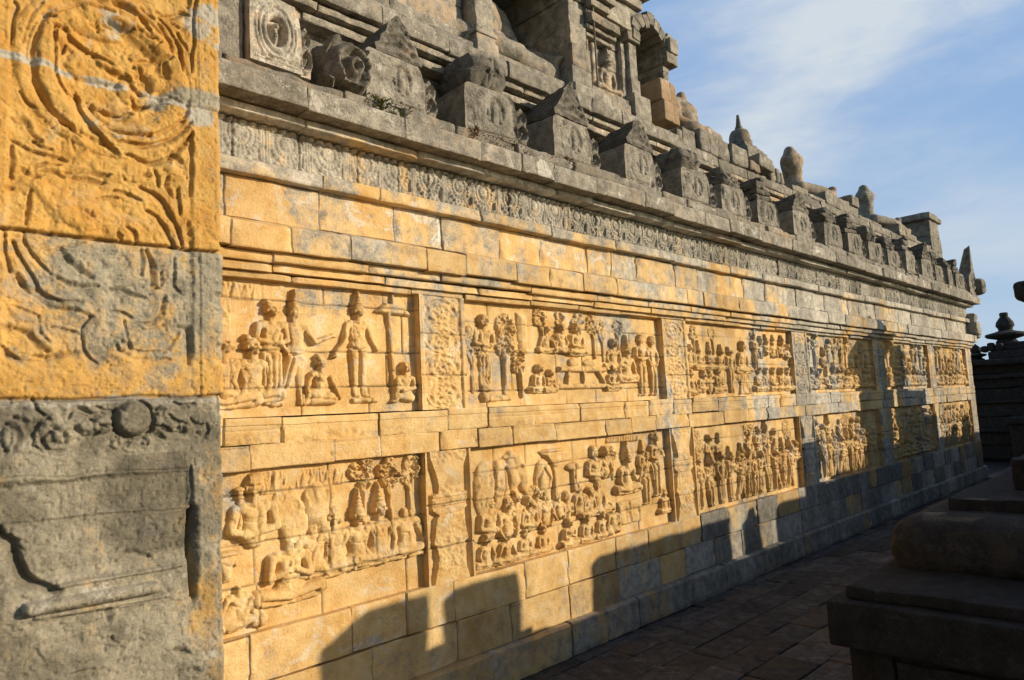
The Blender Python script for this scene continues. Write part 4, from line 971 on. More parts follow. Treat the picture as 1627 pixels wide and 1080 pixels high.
def ante_block_h(seed, worn):
    def f(X, Z):
        rr = np.hypot(X/.115, (Z-.155)/.125); d = 0.007*fbm(X*18, Z*18, seed, 4)
        ro = np.hypot(X/.078, (Z-.165)/.088); h = d-.016*sstep(1.0, .84, ro)
        fig = np.clip(1-np.hypot(X/.036, (Z-.150)/.078)**2, 0, 1)**.5
        h = h+.026*fig*(1-.3*worn)+.014*(np.clip(1-np.hypot((np.abs(X)-.046)/.013, (Z-.135)/.045)**2, 0, 1)**.5)+.010*np.clip(1-np.hypot(X/.022, (Z-.235)/.025)**2, 0, 1)-.012*np.exp(-((np.abs(X)-.030)/.007)**2)*fig*(Z < .22)
        h = h-.006*np.exp(-((rr-1.30)/.05)**2)*(Z < .2)
        h = h-.012*np.exp(-((Z-.028)/.005)**2)-.006*np.exp(-((Z-.012)/.004)**2)
        for q in (-1, 1):
            rc = np.hypot(X-q*.125, Z-.245); h = h+.005*np.cos(rc*math.tau/.026)*sstep(.05, .035, rc)
        h = h+.009*fbm(X*34, Z*34, seed+3, 3)*sstep(1.1, 1.3, rr)+.006*fbm(X*70, Z*70, seed+6, 2)
        h = h-.030*sstep(.60, .72, vnoise(X*9+seed, Z*9, seed+8))*sstep(.9, 1.5, rr)*worn
        return h*(1-.35*worn)
    return f
def cream_h(X, Z):
    cx, cz = -.03, .158; rr = np.hypot((X-cx)/1.15, Z-cz)
    h = .004*fbm(X*30, Z*30, 2, 3)+.012*np.clip(1-((rr-.085)/.016)**2, 0, 1)**.6+.010*np.clip(1-((rr-.118)/.012)**2, 0, 1)**.6+.008*np.clip(1-((rr-.142)/.009)**2, 0, 1)**.6*(Z < .2)
    h = h-.045*sstep(.070, .056, rr)
    h = h+.045*np.clip(1-np.hypot((X-cx)/.030, (Z-.145)/.052)**2, 0, 1)**.5+.035*np.clip(1-np.hypot((X-cx)/.06, (Z-.195)/.018)**2, 0, 1)**.5
    return h-.010*np.exp(-((Z-.035)/.005)**2)-.007*np.exp(-((Z-.018)/.004)**2)
def ante_crown_h(seed, worn):
    def f(X, Z):
        u = X/(.17*(1.02-(Z-.30)/.30)+.01); h = .012*fbm(X*30, Z*30, seed, 4)
        h = h+.016*np.exp(-(u/.25)**2)*sstep(.34, .40, Z)+.012*np.cos(Z*math.tau/.055+np.abs(u)*3.2)*(1-worn)*sstep(.95, .8, np.abs(u))
        h = h-.010*np.exp(-((np.abs(u)-.62)/.10)**2)
        return h
    return f
def ear(acc, sx, C, seed):
    # curled ear scroll beside the shield
    pts = [(sx*x, z) for x, z in ((.165, .0), (.262, .0), (.270, .06), (.262, .12), (.272, .165), (.255, .205), (.222, .235), (.205, .215), (.180, .205), (.165, .19))]
    if sx < 0: pts = pts[::-1]
    pts = dens(pts)
    def hf(X, Z):
        c1 = np.hypot(X-sx*.215, (Z-.075)); c2 = np.hypot(X-sx*.222, Z-.175)
        return .020*np.cos(c1*math.tau/.05)*sstep(.075, .06, c1)+.016*np.cos(c2*math.tau/.035)*sstep(.05, .04, c2)+.008*fbm(X*30, Z*30, seed, 3)
    cap_front(acc, pts, .015, hf, C, 10); loft(acc, pts, [(.015, 1, 1), (.16, 1, 1)], C, seed, .003)
def antefix(kind, label, mat, o, t, crown='leaf', worn=.2, ears=(1, 1), seed=0, body=True):
    T = thing('antefix', label, 'antefix', (0, 0, 0), 'row of antefixes on the wall top')
    Cc = (o, t, 0, .4)
    a = Acc()
    rgv = random.Random(seed*13+1); dl = rgv.uniform(-.03, .03); dt = rgv.uniform(-.02, .012)
    sh = dens([(-.235, 0), (.175, 0), (.178, .10), (.172, .20), (.150, .265), (.125, .297), (-.205, .297), (-.228, .28), (-.236, .20), (-.238, .10)])
    sh = [(x+(dl if x < -.1 else 0)+.016*float(fbm(x*9, z*9+seed, seed, 3))*(z > .03), (z+(dt if z > .2 else 0))*(1-.10*worn*float(vnoise(x*5, seed*1., 3)))+.014*float(fbm(x*11+seed, z*9, seed+2, 3))*(z > .05)) for x, z in sh]
    cap_front(a, sh, 0.0, cream_h if kind == 'cream' else ante_block_h(seed, worn), Cc, 30)
    loft(a, sh, [(0, 1, 1), (.05, 1.0, 1.0), (.42, 1.0, 1.0)], Cc, seed, .004)
    a.build('shield_block', mat, T, sharp=55)
    if kind == 'split':
        b_ = Acc(); V, F = rbox((-.50, -.03, .0), (-.245, .34, .255), r=.04, n=16, amp=.016, seed=seed, freq=15); V[:, 2] += .05*(V[:, 0]+.37); V[:, 1] += np.where(V[:, 1] < .02, .030*np.cos(np.hypot(V[:, 0]+.36, V[:, 2]-.12)*math.tau/.07), 0); b_.add(V, F, (o*.5, t*.72, 0, .3)); b_.build('broken_block', mat, T, sharp=60)
    for e, sx in zip(ears, (-1, 1)):
        if e: a = Acc(); ear(a, sx, Cc, seed+sx); a.build('ear_scroll', mat, T, sharp=55)
    a = Acc()
    Cc = (o*.6, t*.66, 0, .15)
    if crown == 'leaf':
        zt = .565-worn*rgv.uniform(.0, .13)
        ol = dens([(-.175, .297), (.175, .297), (.182, .335), (.150, .355), (.128, .40), (.095, .43), (.070, .485), (.036, .515), (.0, .565), (-.036, .515), (-.070, .485), (-.095, .43), (-.128, .40), (-.150, .355), (-.182, .335)])
        ol = [(x+.030*float(fbm(x*12, z*14, seed, 3)), min(z, zt-.02*float(vnoise(x*40, z*9, seed)))+.018*float(fbm(x*14, z*12, seed+4, 3))) for x, z in ol]
        cap_front(a, ol, .012, ante_crown_h(seed, worn), Cc, 18); loft(a, ol, [(.012, 1, 1), (.10, .98, .93), (.40, .95, .72)], (o*.6, t*.5, 0, .1), seed, .010)
    elif crown == 'dome':
        V, F = rbox((-.165, .03, .285), (.165, .40, .53), r=.10, n=20, amp=.017, seed=seed, freq=26)
        a.add(V, F, Cc)
    elif crown == 'tier':
        for z0, z1, w_ in ((.296, .355, .165), (.352, .42, .135), (.418, .50, .10), (.498, .545, .055)):
            q_ = rgv.uniform(-.025, .025); V, F = rbox((-w_+q_, .03+rgv.uniform(-.01, .03), z0), (w_+q_+rgv.uniform(-.03, .0), .36, z1-rgv.uniform(0, .012)), r=.018, n=12, amp=.010, seed=seed, freq=16); a.add(V, F, Cc)
    elif crown == 'stump':
        V, F = rbox((-.155, .02, .285), (.150, .40, .40), r=.035, n=14, amp=.018, seed=seed, freq=18); a.add(V, F, Cc)
        V, F = rbox((-.10, .05, .37), (.11, .36, .49), r=.045, n=12, amp=.012, seed=seed+3, freq=16); a.add(V, F, Cc)
    if a.V: a.build('crown', mat, T, sharp=55)
    return T
def copy_tree(o, parent=None):
    c = o.copy(); scene.collection.objects.link(c); c.parent = parent
    for ch in [q for q in scene.objects if q.parent == o]: copy_tree(ch, c)
    return c
AN = [  # x, kind, scale, label
    (1.53, 'cream', 1.0, 'cream coloured antefix with deep oval niche, the palest block on the wall top'),
    (2.24, 'split', 1.0, 'antefix with broken left ear and tall leaf crown, right of the cream one'),
    (2.93, 'dome', 1.02, 'antefix with worn rough dome crown below the buddha knee in the niche'),
    (3.68, 'tall', 1.06, 'antefix with sharp pointed crown just right of the seated buddha in the niche'),
    (4.46, 'leaf', 1.0, 'antefix with pale square front and dark pointed crown, fifth from the carved pier'),
    (5.26, 'dome', 1.0, 'antefix with rough black rounded crown under the arched niche and orange blocks'),
    (5.96, 'stump', 1.0, 'antefix with dark broken stump of a crown, seventh from the carved pier'),
    (6.64, 'tier', 1.0, 'antefix with flat stepped crown under the little bell stupa'),
    (7.44, 'leaf', .98, 'antefix with leaning pointed crown left of the first thumb shaped buddha torso'),
    (8.20, 'stump', 1.02, 'antefix with squat broken crown right below the first thumb shaped torso'),
    (8.94, 'tier', 1.0, 'antefix with narrow tiered crown, eighth from the far corner horn'),
    (9.66, 'dome', .96, 'antefix with round knob crown below the last thumb shaped torso'),
    (10.38, 'stump', 1.0, 'antefix with low broken crown, sixth from the far corner horn'),
    (11.10, 'tier', 1.03, 'antefix with square tiered crown, fifth from the far corner horn'),
    (11.80, 'leaf', 1.0, 'antefix with pointed crown in front of the dark standing slab pier'),
    (12.46, 'dome', .97, 'antefix with rounded crown at the right edge of the dark slab pier'),
    (13.06, 'stump', .98, 'antefix with flat cap crown, second from the far corner horn'),
    (13.70, 'tier', .95, 'antefix with small stepped crown next to the far corner horn')]
KIND = {'cream': (.28, 1.30, 'none', .0, (0, 1)), 'split': (.18, 1.0, 'leaf', .25, (0, 1)), 'leaf': (.12, .95, 'leaf', .45, (0, 1)), 'tall': (.12, .92, 'leaf', .2, (0, 1)),
        'dome': (.10, .85, 'dome', .4, (0, 1)), 'tier': (.12, .82, 'tier', .7, (0, 1)), 'stump': (.14, .85, 'stump', .65, (0, 1))}
rg = random.Random(8)
for n_, (x, k, s, lab) in enumerate(AN):
    o_, t_, cr, wo, er = KIND[k]
    if n_ > 4 and rg.random() < .3: er = (0, 0)
    o = antefix(k, lab, M_GREY, o_+rg.uniform(-.06, .08), t_*rg.uniform(.85, 1.12), cr, wo, er, 3+n_*2)
    o.location = (x, -.125+rg.uniform(-.02, .02), 3.172); o.rotation_euler = (rg.uniform(-.02, .02), rg.uniform(-.03, .03), rg.uniform(-.09, .09)); o.scale = (s*rg.uniform(.92, 1.06), s, s*rg.uniform(.95, 1.04))
    if k == 'cream': o.scale = (.62, 1.0, 1.08); o.rotation_euler = (0, 0, .02)
# pointed horn antefix at the far corner
T = thing('corner_antefix', 'tall pointed horn shaped antefix standing on the far corner of the wall', 'antefix', (14.42, -.16, 3.165))
a = Acc(); ol = dens([(-.30, 0), (.26, 0), (.30, .10), (.27, .22), (.15, .30), (.095, .46), (.045, .64), (.0, .86), (-.04, .70), (-.075, .48), (-.13, .36), (-.29, .28), (-.32, .14)], .02)
cap_front(a, ol, 0, lambda X, Z: .02*fbm(X*14, Z*14, 3, 4)+.02*np.cos(np.hypot(X, Z-.2)*60)*sstep(.25, .1, np.hypot(X, Z-.2)), (.1, .8, 0, .3), 18); loft(a, ol, [(0, 1, 1), (.09, .92, .93), (.20, .6, .52), (.26, .45, .36)], (.1, .75, 0, .3), 4, .006)
V, F = rbox((-.28, .04, .0), (.26, .5, .29), r=.04, n=12, amp=.010, seed=3); a.add(V, F, (.1, .75, 0, .3))
a.build('leaf_block', M_GREY, T, sharp=55)
a = Acc(); V, F = rbox((.08, -.12, .0), (.36, .14, .27), r=.07, n=14, amp=.012, seed=4, freq=14); a.add(V, F, (.1, .75, 0, .3)); a.build('beast_snout', M_GREY, T, sharp=55)
# gargoyle at the corner below the cornice
a = Acc(); V, F = rbox((XE-.02, -.16, 2.44), (XE+.22, .10, 2.68), r=.05, n=14, amp=.012, seed=6, freq=12); a.add(V, F, (.15, .85, 0, .4)); V, F = rbox((XE+.0, -.14, 2.60), (XE+.15, .06, 2.83), r=.05, n=12, amp=.012, seed=8, freq=14); a.add(V, F, (.15, .85, 0, .4))
V, F = rbox((XE+.10, -.14, 2.40), (XE+.29, .06, 2.53), r=.04, n=12, amp=.010, seed=9, freq=14); a.add(V, F, (.15, .8, 0, .4))
a.build('gargoyle', M_WALL, WALL, sharp=55)

# ------------------------------------------------------------------ upper terrace: low wall behind the antefixes with its own cornice
TER = thing('terrace_wall', 'weathered grey wall of the upper terrace with stepped cornice, behind the antefixes', 'wall', (0, 0, 0))
TER['kind'] = 'thing'
def tstrip(name, prof, x0, x1, mean, seed, o=.1, t=.95, rough=.006, lich=.5, off=.008):
    return strip(name, prof, x0, x1, mean, seed, M_GREY, TER, dz=.02, och=0.0, o_add=o, t_mul=t, rough=rough, lich=lich, off=off, jd=.012)
tstrip('stone_course', [(.34, 3.10), (.285, 3.10), (.28, 3.11), (.28, 3.375), (.285, 3.385), (.34, 3.386)], -.9, 13.9, .5, 31, .25)
tstrip('stone_course', [(.34, 3.387), (.285, 3.388), (.28, 3.396), (.28, 3.66), (.34, 3.665)], -.9, 13.9, .46, 32, .35)
tstrip('moulding', [(.34, 3.664), (.185, 3.666), (.18, 3.672), (.18, 3.706), (.185, 3.712), (.34, 3.713)], -.9, 13.9, .55, 33, .4, 1.2)
tstrip('moulding', [(.34, 3.714), (.232, 3.716), (.232, 3.726), (.142, 3.728), (.138, 3.734), (.14, 3.764), (.34, 3.768)], -.9, 13.9, .5, 34, .3, 1.15)
tstrip('cornice', [(.34, 3.769), (.105, 3.771), (.098, 3.78), (.10, 3.872), (.11, 3.886), (.6, 3.89)], -.9, 5.42, .42, 35, .05, .95, .007)
tstrip('cornice', [(.34, 3.769), (.145, 3.771), (.14, 3.78), (.145, 3.855), (.15, 3.868), (.6, 3.87)], 5.42, 13.9, .42, 36, .02, .85, .010)
tstrip('cornice_step', [(.2, 3.889), (.150, 3.891), (.145, 3.90), (.148, 3.93), (.155, 3.938), (.6, 3.94)], -.9, 3.02, .5, 37, .05, .95)
tstrip('cornice_step', [(.3, 3.939), (.205, 3.941), (.2, 3.95), (.202, 4.02), (.21, 4.03), (.6, 4.035)], -.9, 2.96, .5, 38, .05, 1.0)
ac = Acc(); V, F = rbox((-1.1, .33, 3.05), (13.86, 3.0, 3.86), r=.02, n=3, amp=0); ac.add(V, F, (.05, .8, 0, .2)); ac.build('wall_core', M_GREY, TER)

# niche shrines ----------------------------------------------------
def blocks(name, mat, parent, items, o=.1, t=.95, seed=0, amp=.005, r=.014, lich=.4):
    a = Acc(); rg = random.Random(seed)
    for k, it in enumerate(items):
        lo, hi = it[0], it[1]
        V, F = rbox(lo, hi, r=r, n=5, amp=amp, seed=seed*7+k, freq=10)
        a.add(V, F, cols(V[:, 0], (it[2] if len(it) > 2 else o)+rg.uniform(-.12, .12), t*rg.uniform(.82, 1.15), 0, lich*rg.uniform(.4, 1.6)))
    return a.build(name, mat, parent, sharp=50)
def courses(x0, x1, y0, y1, z0, z1, hc, seed, mean=.4, o=.1):
    rg = random.Random(seed); it = []; z = z0
    while z < z1-.03:
        zz = min(z1, z+hc*rg.uniform(.85, 1.15)); x = x0
        if z1-zz < .05: zz = z1
        while x < x1-.02:
            xx = min(x1, x+mean*rg.uniform(.6, 1.4)); 
            if x1-xx < .1: xx = x1
            it.append(((x+.002, y0+rg.uniform(0, .008), z+.002), (xx-.002, y1, zz-.002), o)); x = xx
        z = zz
    return it
NI = thing('niche_shrine', 'roofed stone niche block holding the seated buddha, high above the wall at the top left', 'shrine', (3.7, .6, 3.89))
def nb(name, items, **k):
    k.setdefault('amp', .003); k.setdefault('r', .007); k.setdefault('o', .22); k.setdefault('t', 1.1)
    ob = blocks(name, M_GREY, NI, items, **k); ob.location = (-3.7, -.6, -3.89); return ob
nb('wall', courses(1.2, 3.09, .30, .8, 4.04, 5.3, .24, 41), seed=1)
nb('side_panel', [((2.50, .245, 4.04), (2.98, .33, 5.2), .3)], seed=2)
nb('jamb', [((3.10, .18, 3.892), (3.30, .5, 4.02)), ((3.115, .20, 4.02), (3.29, .5, 4.07)), ((3.105, .19, 4.07), (3.30, .5, 4.10)), ((3.12, .205, 4.10), (3.285, .5, 4.36)), ((3.13, .21, 4.36), (3.28, .5, 4.72)), ((3.11, .19, 4.72), (3.30, .5, 4.86))], seed=3, o=.3)
nb('jamb', [((4.06, .16, 3.892), (4.30, .9, 4.13)), ((4.07, .16, 4.13), (4.305, .9, 4.31), .45), ((4.085, .18, 4.31), (4.29, .9, 4.50)), ((4.095, .19, 4.50), (4.285, .9, 4.70), .3), ((4.08, .17, 4.70), (4.30, .9, 4.90))], seed=4, o=.15)
nb('back_wall', courses(3.2, 4.2, .95, 1.2, 3.89, 5.2, .25, 42), seed=5)
nb('lintel', courses(3.05, 4.35, .17, 1.1, 4.90, 5.2, .16, 43), seed=6)
nb('relief_wall', courses(4.30, 4.86, .262, .8, 3.95, 4.68, .2, 44, .3, .35), seed=7)
nb('ledge', [((4.03, .115, 3.892), (4.48, .3, 3.97)), ((4.47, .12, 3.892), (4.74, .3, 3.975)), ((4.28, .17, 3.975), (4.82, .32, 4.05))], seed=8)
nb('cornice', [((4.28, .20, 4.47), (4.66, .4, 4.505)), ((4.28, .16, 4.51), (4.66, .4, 4.545)), ((4.29, .115, 4.55), (4.66, .4, 4.625)), ((4.28, .16, 4.63), (4.50, .4, 4.67)), ((4.28, .11, 4.675), (4.52, .4, 4.735)), ((4.24, .07, 4.74), (4.56, .4, 4.82)), ((4.52, .14, 4.67), (4.86, .4, 4.86))], seed=9)
def sculpt(parent, x0, x1, z0, z1, y, res, seed, fn, off, name='carved_figure', mat=None):
    r = Relief(x0, x1, z0, z1, res); fn(r)
    h = r.h.copy(); solid = h > -.009; keep = solid[:-1, :-1] | solid[1:, :-1] | solid[:-1, 1:] | solid[1:, 1:]
    h = np.where(solid, h+.006*fbm(r.X*24, r.Z*24, seed, 4), -.004)
    ob = grid_obj(name, np.stack([r.X, y-h, r.Z], -1), cols(r.X, .45+0*r.X, 1.05, 0, .6), mat or M_GREY, parent, keep=keep); ob.location = off; return ob
def niche_fig(r):
    person_prims(r, 4.60, 4.06, .62, 'sit+rest+crown', 1, .06, True, random.Random(4))
    r.C(4.36, 4.02, .022, 4.36, 4.46, .02, .04); r.C(4.44, 4.02, .035, 4.44, 4.45, .03, .04); r.C(4.36, 4.30, .03, 4.36, 4.34, .03, .05)
sculpt(NI, 4.31, 4.84, 3.98, 4.47, .262, .009, 5, niche_fig, (-3.7, -.6, -3.89))
sculpt(NI, 4.31, 4.84, 3.98, 4.47, .262, .009, 6, lambda r: (r.E(4.76, 4.10, .05, .07, .07), r.E(4.74, 4.02, .07, .05, .06)), (-3.7, -.6, -3.89), 'carved_jar')
rod = Acc(); 
def tube(acc, pts, rad, C, n=10):
    pts = [np.array(p, float) for p in pts]; V = []
    for i, p in enumerate(pts):
        d = pts[min(i+1, len(pts)-1)]-pts[max(i-1, 0)]; d /= np.linalg.norm(d); a = np.cross(d, (0.3, 1, .2)); a /= np.linalg.norm(a); b = np.cross(d, a)
        rr = rad[i] if isinstance(rad, (list, tuple)) else rad
        for k in range(n): V.append(p+rr*(a*math.cos(k*math.tau/n)+b*math.sin(k*math.tau/n)))
    F = [(i*n+k, i*n+(k+1) % n, (i+1)*n+(k+1) % n, (i+1)*n+k) for i in range(len(pts)-1) for k in range(n)]
    acc.add(np.array(V), np.array(F), np.array(C, float))
tube(rod, [(4.325, .13, z) for z in np.linspace(4.02, 5.0, 14)], .008, (.0, .7, 0, 0)); ob = rod.build('drain_rod', M_GREY, NI); ob.location = (-3.7, -.6, -3.89)
# second shrine: arched empty niche
N2 = thing('arched_niche', 'empty dark round arched stone niche against the sky, right of the seated buddha', 'niche', (5.2, .6, 3.89))
def n2(name, items, **k):
    k.setdefault('amp', .003); k.setdefault('r', .008); k.setdefault('t', 1.05)
    ob = blocks(name, M_GREY, N2, items, **k); ob.location = (-5.2, -.6, -3.89); return ob
n2('jamb', [((4.80, .22, 3.95), (4.86, .8, 4.60)), ((4.86, .175, 3.98), (4.985, .5, 4.28)), ((4.865, .185, 4.28), (4.975, .5, 4.60)), ((4.82, .15, 4.60), (4.995, .5, 4.72))], seed=11, o=.15)
n2('jamb', [((5.375, .18, 4.10), (5.475, .75, 4.36)), ((5.38, .185, 4.36), (5.47, .75, 4.50)), ((5.375, .18, 4.50), (5.475, .75, 4.60))], seed=12, o=.1)
n2('back_wall', courses(4.86, 5.44, .80, .95, 3.9, 5.0, .22, 45), seed=13)
n2('side_wall', [((5.40, .5, 3.9), (5.46, .9, 4.62)), ((5.40, .45, 4.62), (5.45, .9, 4.8))], seed=14)
a = Acc(); rg = random.Random(3)
for k in range(9):                                # arch ring of radial stones
    a0, a1 = math.pi*k/9, math.pi*(k+1)/9; n = 5
    for q in range(1):
        V, F = rbox((-.5, -.5, -.5), (.5, .5, .5), r=.06, n=6, amp=0)
        th = a0+(a1-a0)*(V[:, 0]+.5); rad = .195+.115*(V[:, 2]+.5)+.02*math.sin(k*2.1)
        W = np.stack([5.178+rad*np.cos(th)*1.03, .14+.66*(V[:, 1]+.5), 4.62+rad*np.sin(th)*1.05], -1)
        W += .012*np.stack([fbm(W[:, 0]*14, W[:, 2]*14, 5), fbm(W[:, 0]*14, W[:, 2]*14, 6), fbm(W[:, 0]*14, W[:, 1]*14, 7)], -1)*2
        a.add(W, F[:, ::-1], (.15+rg.uniform(-.1, .1), rg.uniform(.75, .95), 0, .3))
ob = a.build('arch_ring', M_GREY, N2, sharp=50); ob.location = (-5.2, -.6, -3.89)
n2('spandrel', [((4.70, .16, 4.72), (5.0, .6, 4.90)), ((4.66, .12, 4.90), (5.02, .7, 5.0)), ((4.62, .06, 5.0), (5.08, .7, 5.06))], seed=15, o=.1)
n2('spandrel', [((5.36, .12, 4.56), (5.54, .6, 4.66)), ((5.40, .10, 4.66), (5.53, .5, 4.80)), ((5.43, .14, 4.80), (5.50, .4, 4.86))], seed=15, o=.1)
n2('finial_block', [((4.98, .3, 4.92), (5.36, .7, 4.985))], seed=18, o=.1)
n2('plinth', [((4.82, .13, 3.892), (5.06, .5, 4.12), .05), ((5.0, .3, 3.892), (5.44, .8, 4.33), .05)], seed=16)
for k, (lo, hi, lab) in enumerate((((5.165, .085, 4.155), (5.42, .42, 4.345), 'brown orange stone block, upper of the two stacked under the arched niche'), ((5.18, .075, 3.965), (5.435, .42, 4.15), 'brown orange stone block, lower of the two stacked under the arched niche'))):
    c = ((lo[0]+hi[0])/2, (lo[1]+hi[1])/2, lo[2])
    T = blocks('stone_block', M_GREY, None, [(lo, (lo[0]+.15, hi[1], hi[2]), .85), ((lo[0]+.153, lo[1]+.01, lo[2]), hi, .75)], seed=20+k, t=.95, amp=.004, r=.012)
    tag(T, lab, 'stone', 'orange blocks under the arched niche')

# plain block flush with the cream antefix
blocks('facing_block', M_GREY, TER, [((.62, -.10, 3.175), (1.02, .28, 3.60)), ((1.025, -.105, 3.175), (1.37, .28, 3.63))], seed=80, t=.85, o=.05, amp=.004, r=.01)
# buddhas ----------------------------------------------------------
def remesh(name, parts, C, mat, parent, vox=.016, seed=1):
    bm = bmesh.new()
    for p in parts:
        if p[0] == 'e':
            _, c, r, rot = p
            mt = mathutils.Matrix.Translation(c) @ mathutils.Euler(rot).to_matrix().to_4x4() @ mathutils.Matrix.Diagonal((*r, 1))
            bmesh.ops.create_icosphere(bm, subdivisions=3, radius=1, matrix=mt)
        else:
            _, a, ra, b, rb = p
            a = mathutils.Vector(a); b = mathutils.Vector(b)
            for k in range(9):
                q = k/8; bmesh.ops.create_icosphere(bm, subdivisions=2, radius=ra+(rb-ra)*q, matrix=mathutils.Matrix.Translation(a.lerp(b, q)))
    me = bpy.data.meshes.new('tmp'); bm.to_mesh(me); bm.free()
    o = bpy.data.objects.new('tmp', me); scene.collection.objects.link(o)
    md = o.modifiers.new('r', 'REMESH'); md.mode = 'VOXEL'; md.voxel_size = vox
    sm = o.modifiers.new('s', 'SMOOTH'); sm.iterations = 4; sm.factor = .5
    dg = bpy.context.evaluated_depsgraph_get(); dg.update()
    ev = bpy.data.meshes.new_from_object(o.evaluated_get(dg))
    n = len(ev.vertices); V = np.zeros(n*3); ev.vertices.foreach_get('co', V); V = V.reshape(-1, 3)
    nr = np.zeros(n*3); ev.vertices.foreach_get('normal', nr); nr = nr.reshape(-1, 3)
    V = V+nr*(.006*fbm(V[:, 0]*16+V[:, 1]*9, V[:, 2]*16, seed, 4))[:, None]*2
    Fs = [tuple(p.vertices) for p in ev.polygons]
    Fq = np.array([f if len(f) == 4 else (f[0], f[1], f[2], f[2]) for f in Fs if len(f) == 4])
    bpy.data.objects.remove(o); 
    return raw_mesh(name, V, Fq, cols(V[:, 0], C[0]+.5*fbm(V[:, 0]*4+seed, V[:, 2]*5, seed+3), C[1], 0, C[3]), mat, parent, None)
def buddha(label, x, y, z, s, head, stump, seed, o=.25, rot=0.0, arms=True, thumb=False):
    T = thing('buddha_statue', label, 'statue', (x, y, z), 'buddha statues on the upper terrace')
    if thumb:
        P = [('c', (.01, .08, .08), .118, (.015, .09, .36), .108), ('c', (.01, .08, .36), .110, (-.03, .07, .50), .125), ('c', (-.09, .05, .50), .095, (.03, .06, .50), .11), ('c', (-.06, .05, .55), .085, (-.08, .05, .60), .068)]
    else: P = []
    P += [] if thumb else [('e', (0, .02, .10), (.20, .15, .10), (0, 0, 0)), ('c', (0, .03, .12), .135, (0, .045, .36), .150), ('c', (-.135, .05, .455), .068, (.135, .05, .455), .068), ('e', (0, .03, .37), (.185, .115, .13), (0, 0, 0)),
         ('c', (0, .05, .47), .065, (0, .05, .56), .056)]
    P += [('c', (-.13, -.05, .07), .085, (-.36, -.16, .065), .082), ('c', (.13, -.05, .07), .085, (.36, -.16, .065), .082), ('c', (-.35, -.18, .07), .074, (.02, -.26, .055), .058), ('c', (.35, -.18, .06), .074, (-.06, -.25, .06), .055)]
    if arms:
        P += [('c', (-.205, .05, .44), .062, (-.27, .0, .24), .052), ('c', (-.27, .0, .24), .050, (-.12, -.17, .145), .038), ('e', (-.06, -.20, .14), (.075, .05, .025), (0, 0, .3))]
        if stump: P += [('c', (.205, .05, .44), .062, (.245, .03, .33), .058)]
        else: P += [('c', (.205, .05, .44), .062, (.27, .0, .24), .052), ('c', (.27, .0, .24), .050, (.36, -.17, .165), .038), ('e', (.37, -.22, .145), (.035, .06, .03), (0, 0, 0))]
    if thumb: P += [('e', (.36, -.19, .15), (.045, .06, .04), (0, 0, 0))]
    if head: P += [('e', (0, .03, .68), (.078, .09, .105), (0, 0, 0)), ('e', (0, .05, .77), (.05, .055, .04), (0, 0, 0)), ('e', (0, -.055, .665), (.016, .02, .02), (0, 0, 0)), ('e', (-.08, .04, .66), (.012, .02, .05), (0, 0, 0)), ('e', (.08, .04, .66), (.012, .02, .05), (0, 0, 0))]
    remesh('body', P, (o, .95, 0, .5), M_GREY, T, .017, seed)
    T.scale = (s, s, s); T.rotation_euler = (0, 0, rot)
    return T
buddha('large seated stone buddha inside the dark roofed niche at the top left', 3.52, .62, 4.0, 1.42, True, False, 1, .35)
buddha('headless buddha with broken arm stump beside the orange blocks', 6.30, .50, 4.06, 1.05, False, True, 2, .45, .15)
buddha('thumb shaped headless buddha torso next to the broken arch, right of the bell stupa', 9.10, .55, 4.04, 1.12, False, True, 3, .45, -.1, False, True)
buddha('thumb shaped headless buddha torso nearest to the dark slab pier', 11.78, .55, 4.06, 1.10, False, True, 4, .25, -.1, False, True)
nb('pedestal', [((3.32, .22, 3.89), (4.05, .9, 4.0))], seed=31)
# parapet of big blocks under and between the headless buddhas (parts of the terrace wall)
def tb(name, items, **k): return blocks(name, M_GREY, TER, items, **k)
tb('parapet', [((5.50, .16, 3.872), (5.60, .7, 4.0)), ((5.62, .18, 3.872), (5.86, .7, 4.05)), ((5.87, .135, 3.872), (6.04, .7, 4.085)), ((6.045, .14, 3.872), (6.22, .7, 4.09)), ((6.225, .145, 3.872), (6.44, .7, 4.08)), ((6.445, .12, 3.872), (6.78, .7, 4.07)),
   ((6.75, .35, 3.872), (7.0, .8, 4.15)), ((6.79, .11, 3.872), (7.02, .7, 3.97), .25), ((7.36, .16, 3.872), (7.46, .5, 4.0), .5), ((7.46, .25, 3.872), (7.88, .6, 4.02)), ((7.02, .2, 3.872), (7.36, .7, 3.93)),
   ((7.9, .15, 3.872), (8.32, .7, 3.95)), ((8.32, .15, 3.872), (8.84, .5, 3.92)), ((8.84, .14, 3.872), (9.06, .8, 4.04)), ((9.065, .145, 3.872), (9.26, .7, 4.035)), ((9.27, .14, 3.872), (9.62, .7, 4.03)), ((9.63, .15, 3.872), (9.98, .7, 4.0)),
   ((9.98, .16, 3.872), (10.9, .6, 3.93)), ((10.9, .2, 3.872), (11.56, .6, 3.92)), ((11.56, .12, 3.872), (11.86, .8, 4.05), .3), ((11.865, .13, 3.872), (12.18, .7, 4.04), .3), ((12.19, .14, 3.872), (12.46, .7, 3.97)), ((12.47, .16, 3.872), (13.3, .7, 3.93))], seed=51, t=.85, amp=.007, r=.018, o=.05)
for lo, hi, lab, sd in (((6.99, .10, 3.945), (7.33, .42, 4.085), 'dark square stone block lying on the terrace parapet just right of the bell stupa', 1), ((9.68, .13, 4.0), (9.96, .4, 4.14), 'small pale stone block lying on the parapet left of the last buddha torso', 2)):
    tag(blocks('stone_block', M_GREY, None, [(lo, hi)], seed=60+sd, t=.85, r=.02, amp=.008), lab, 'stone')
a = Acc()
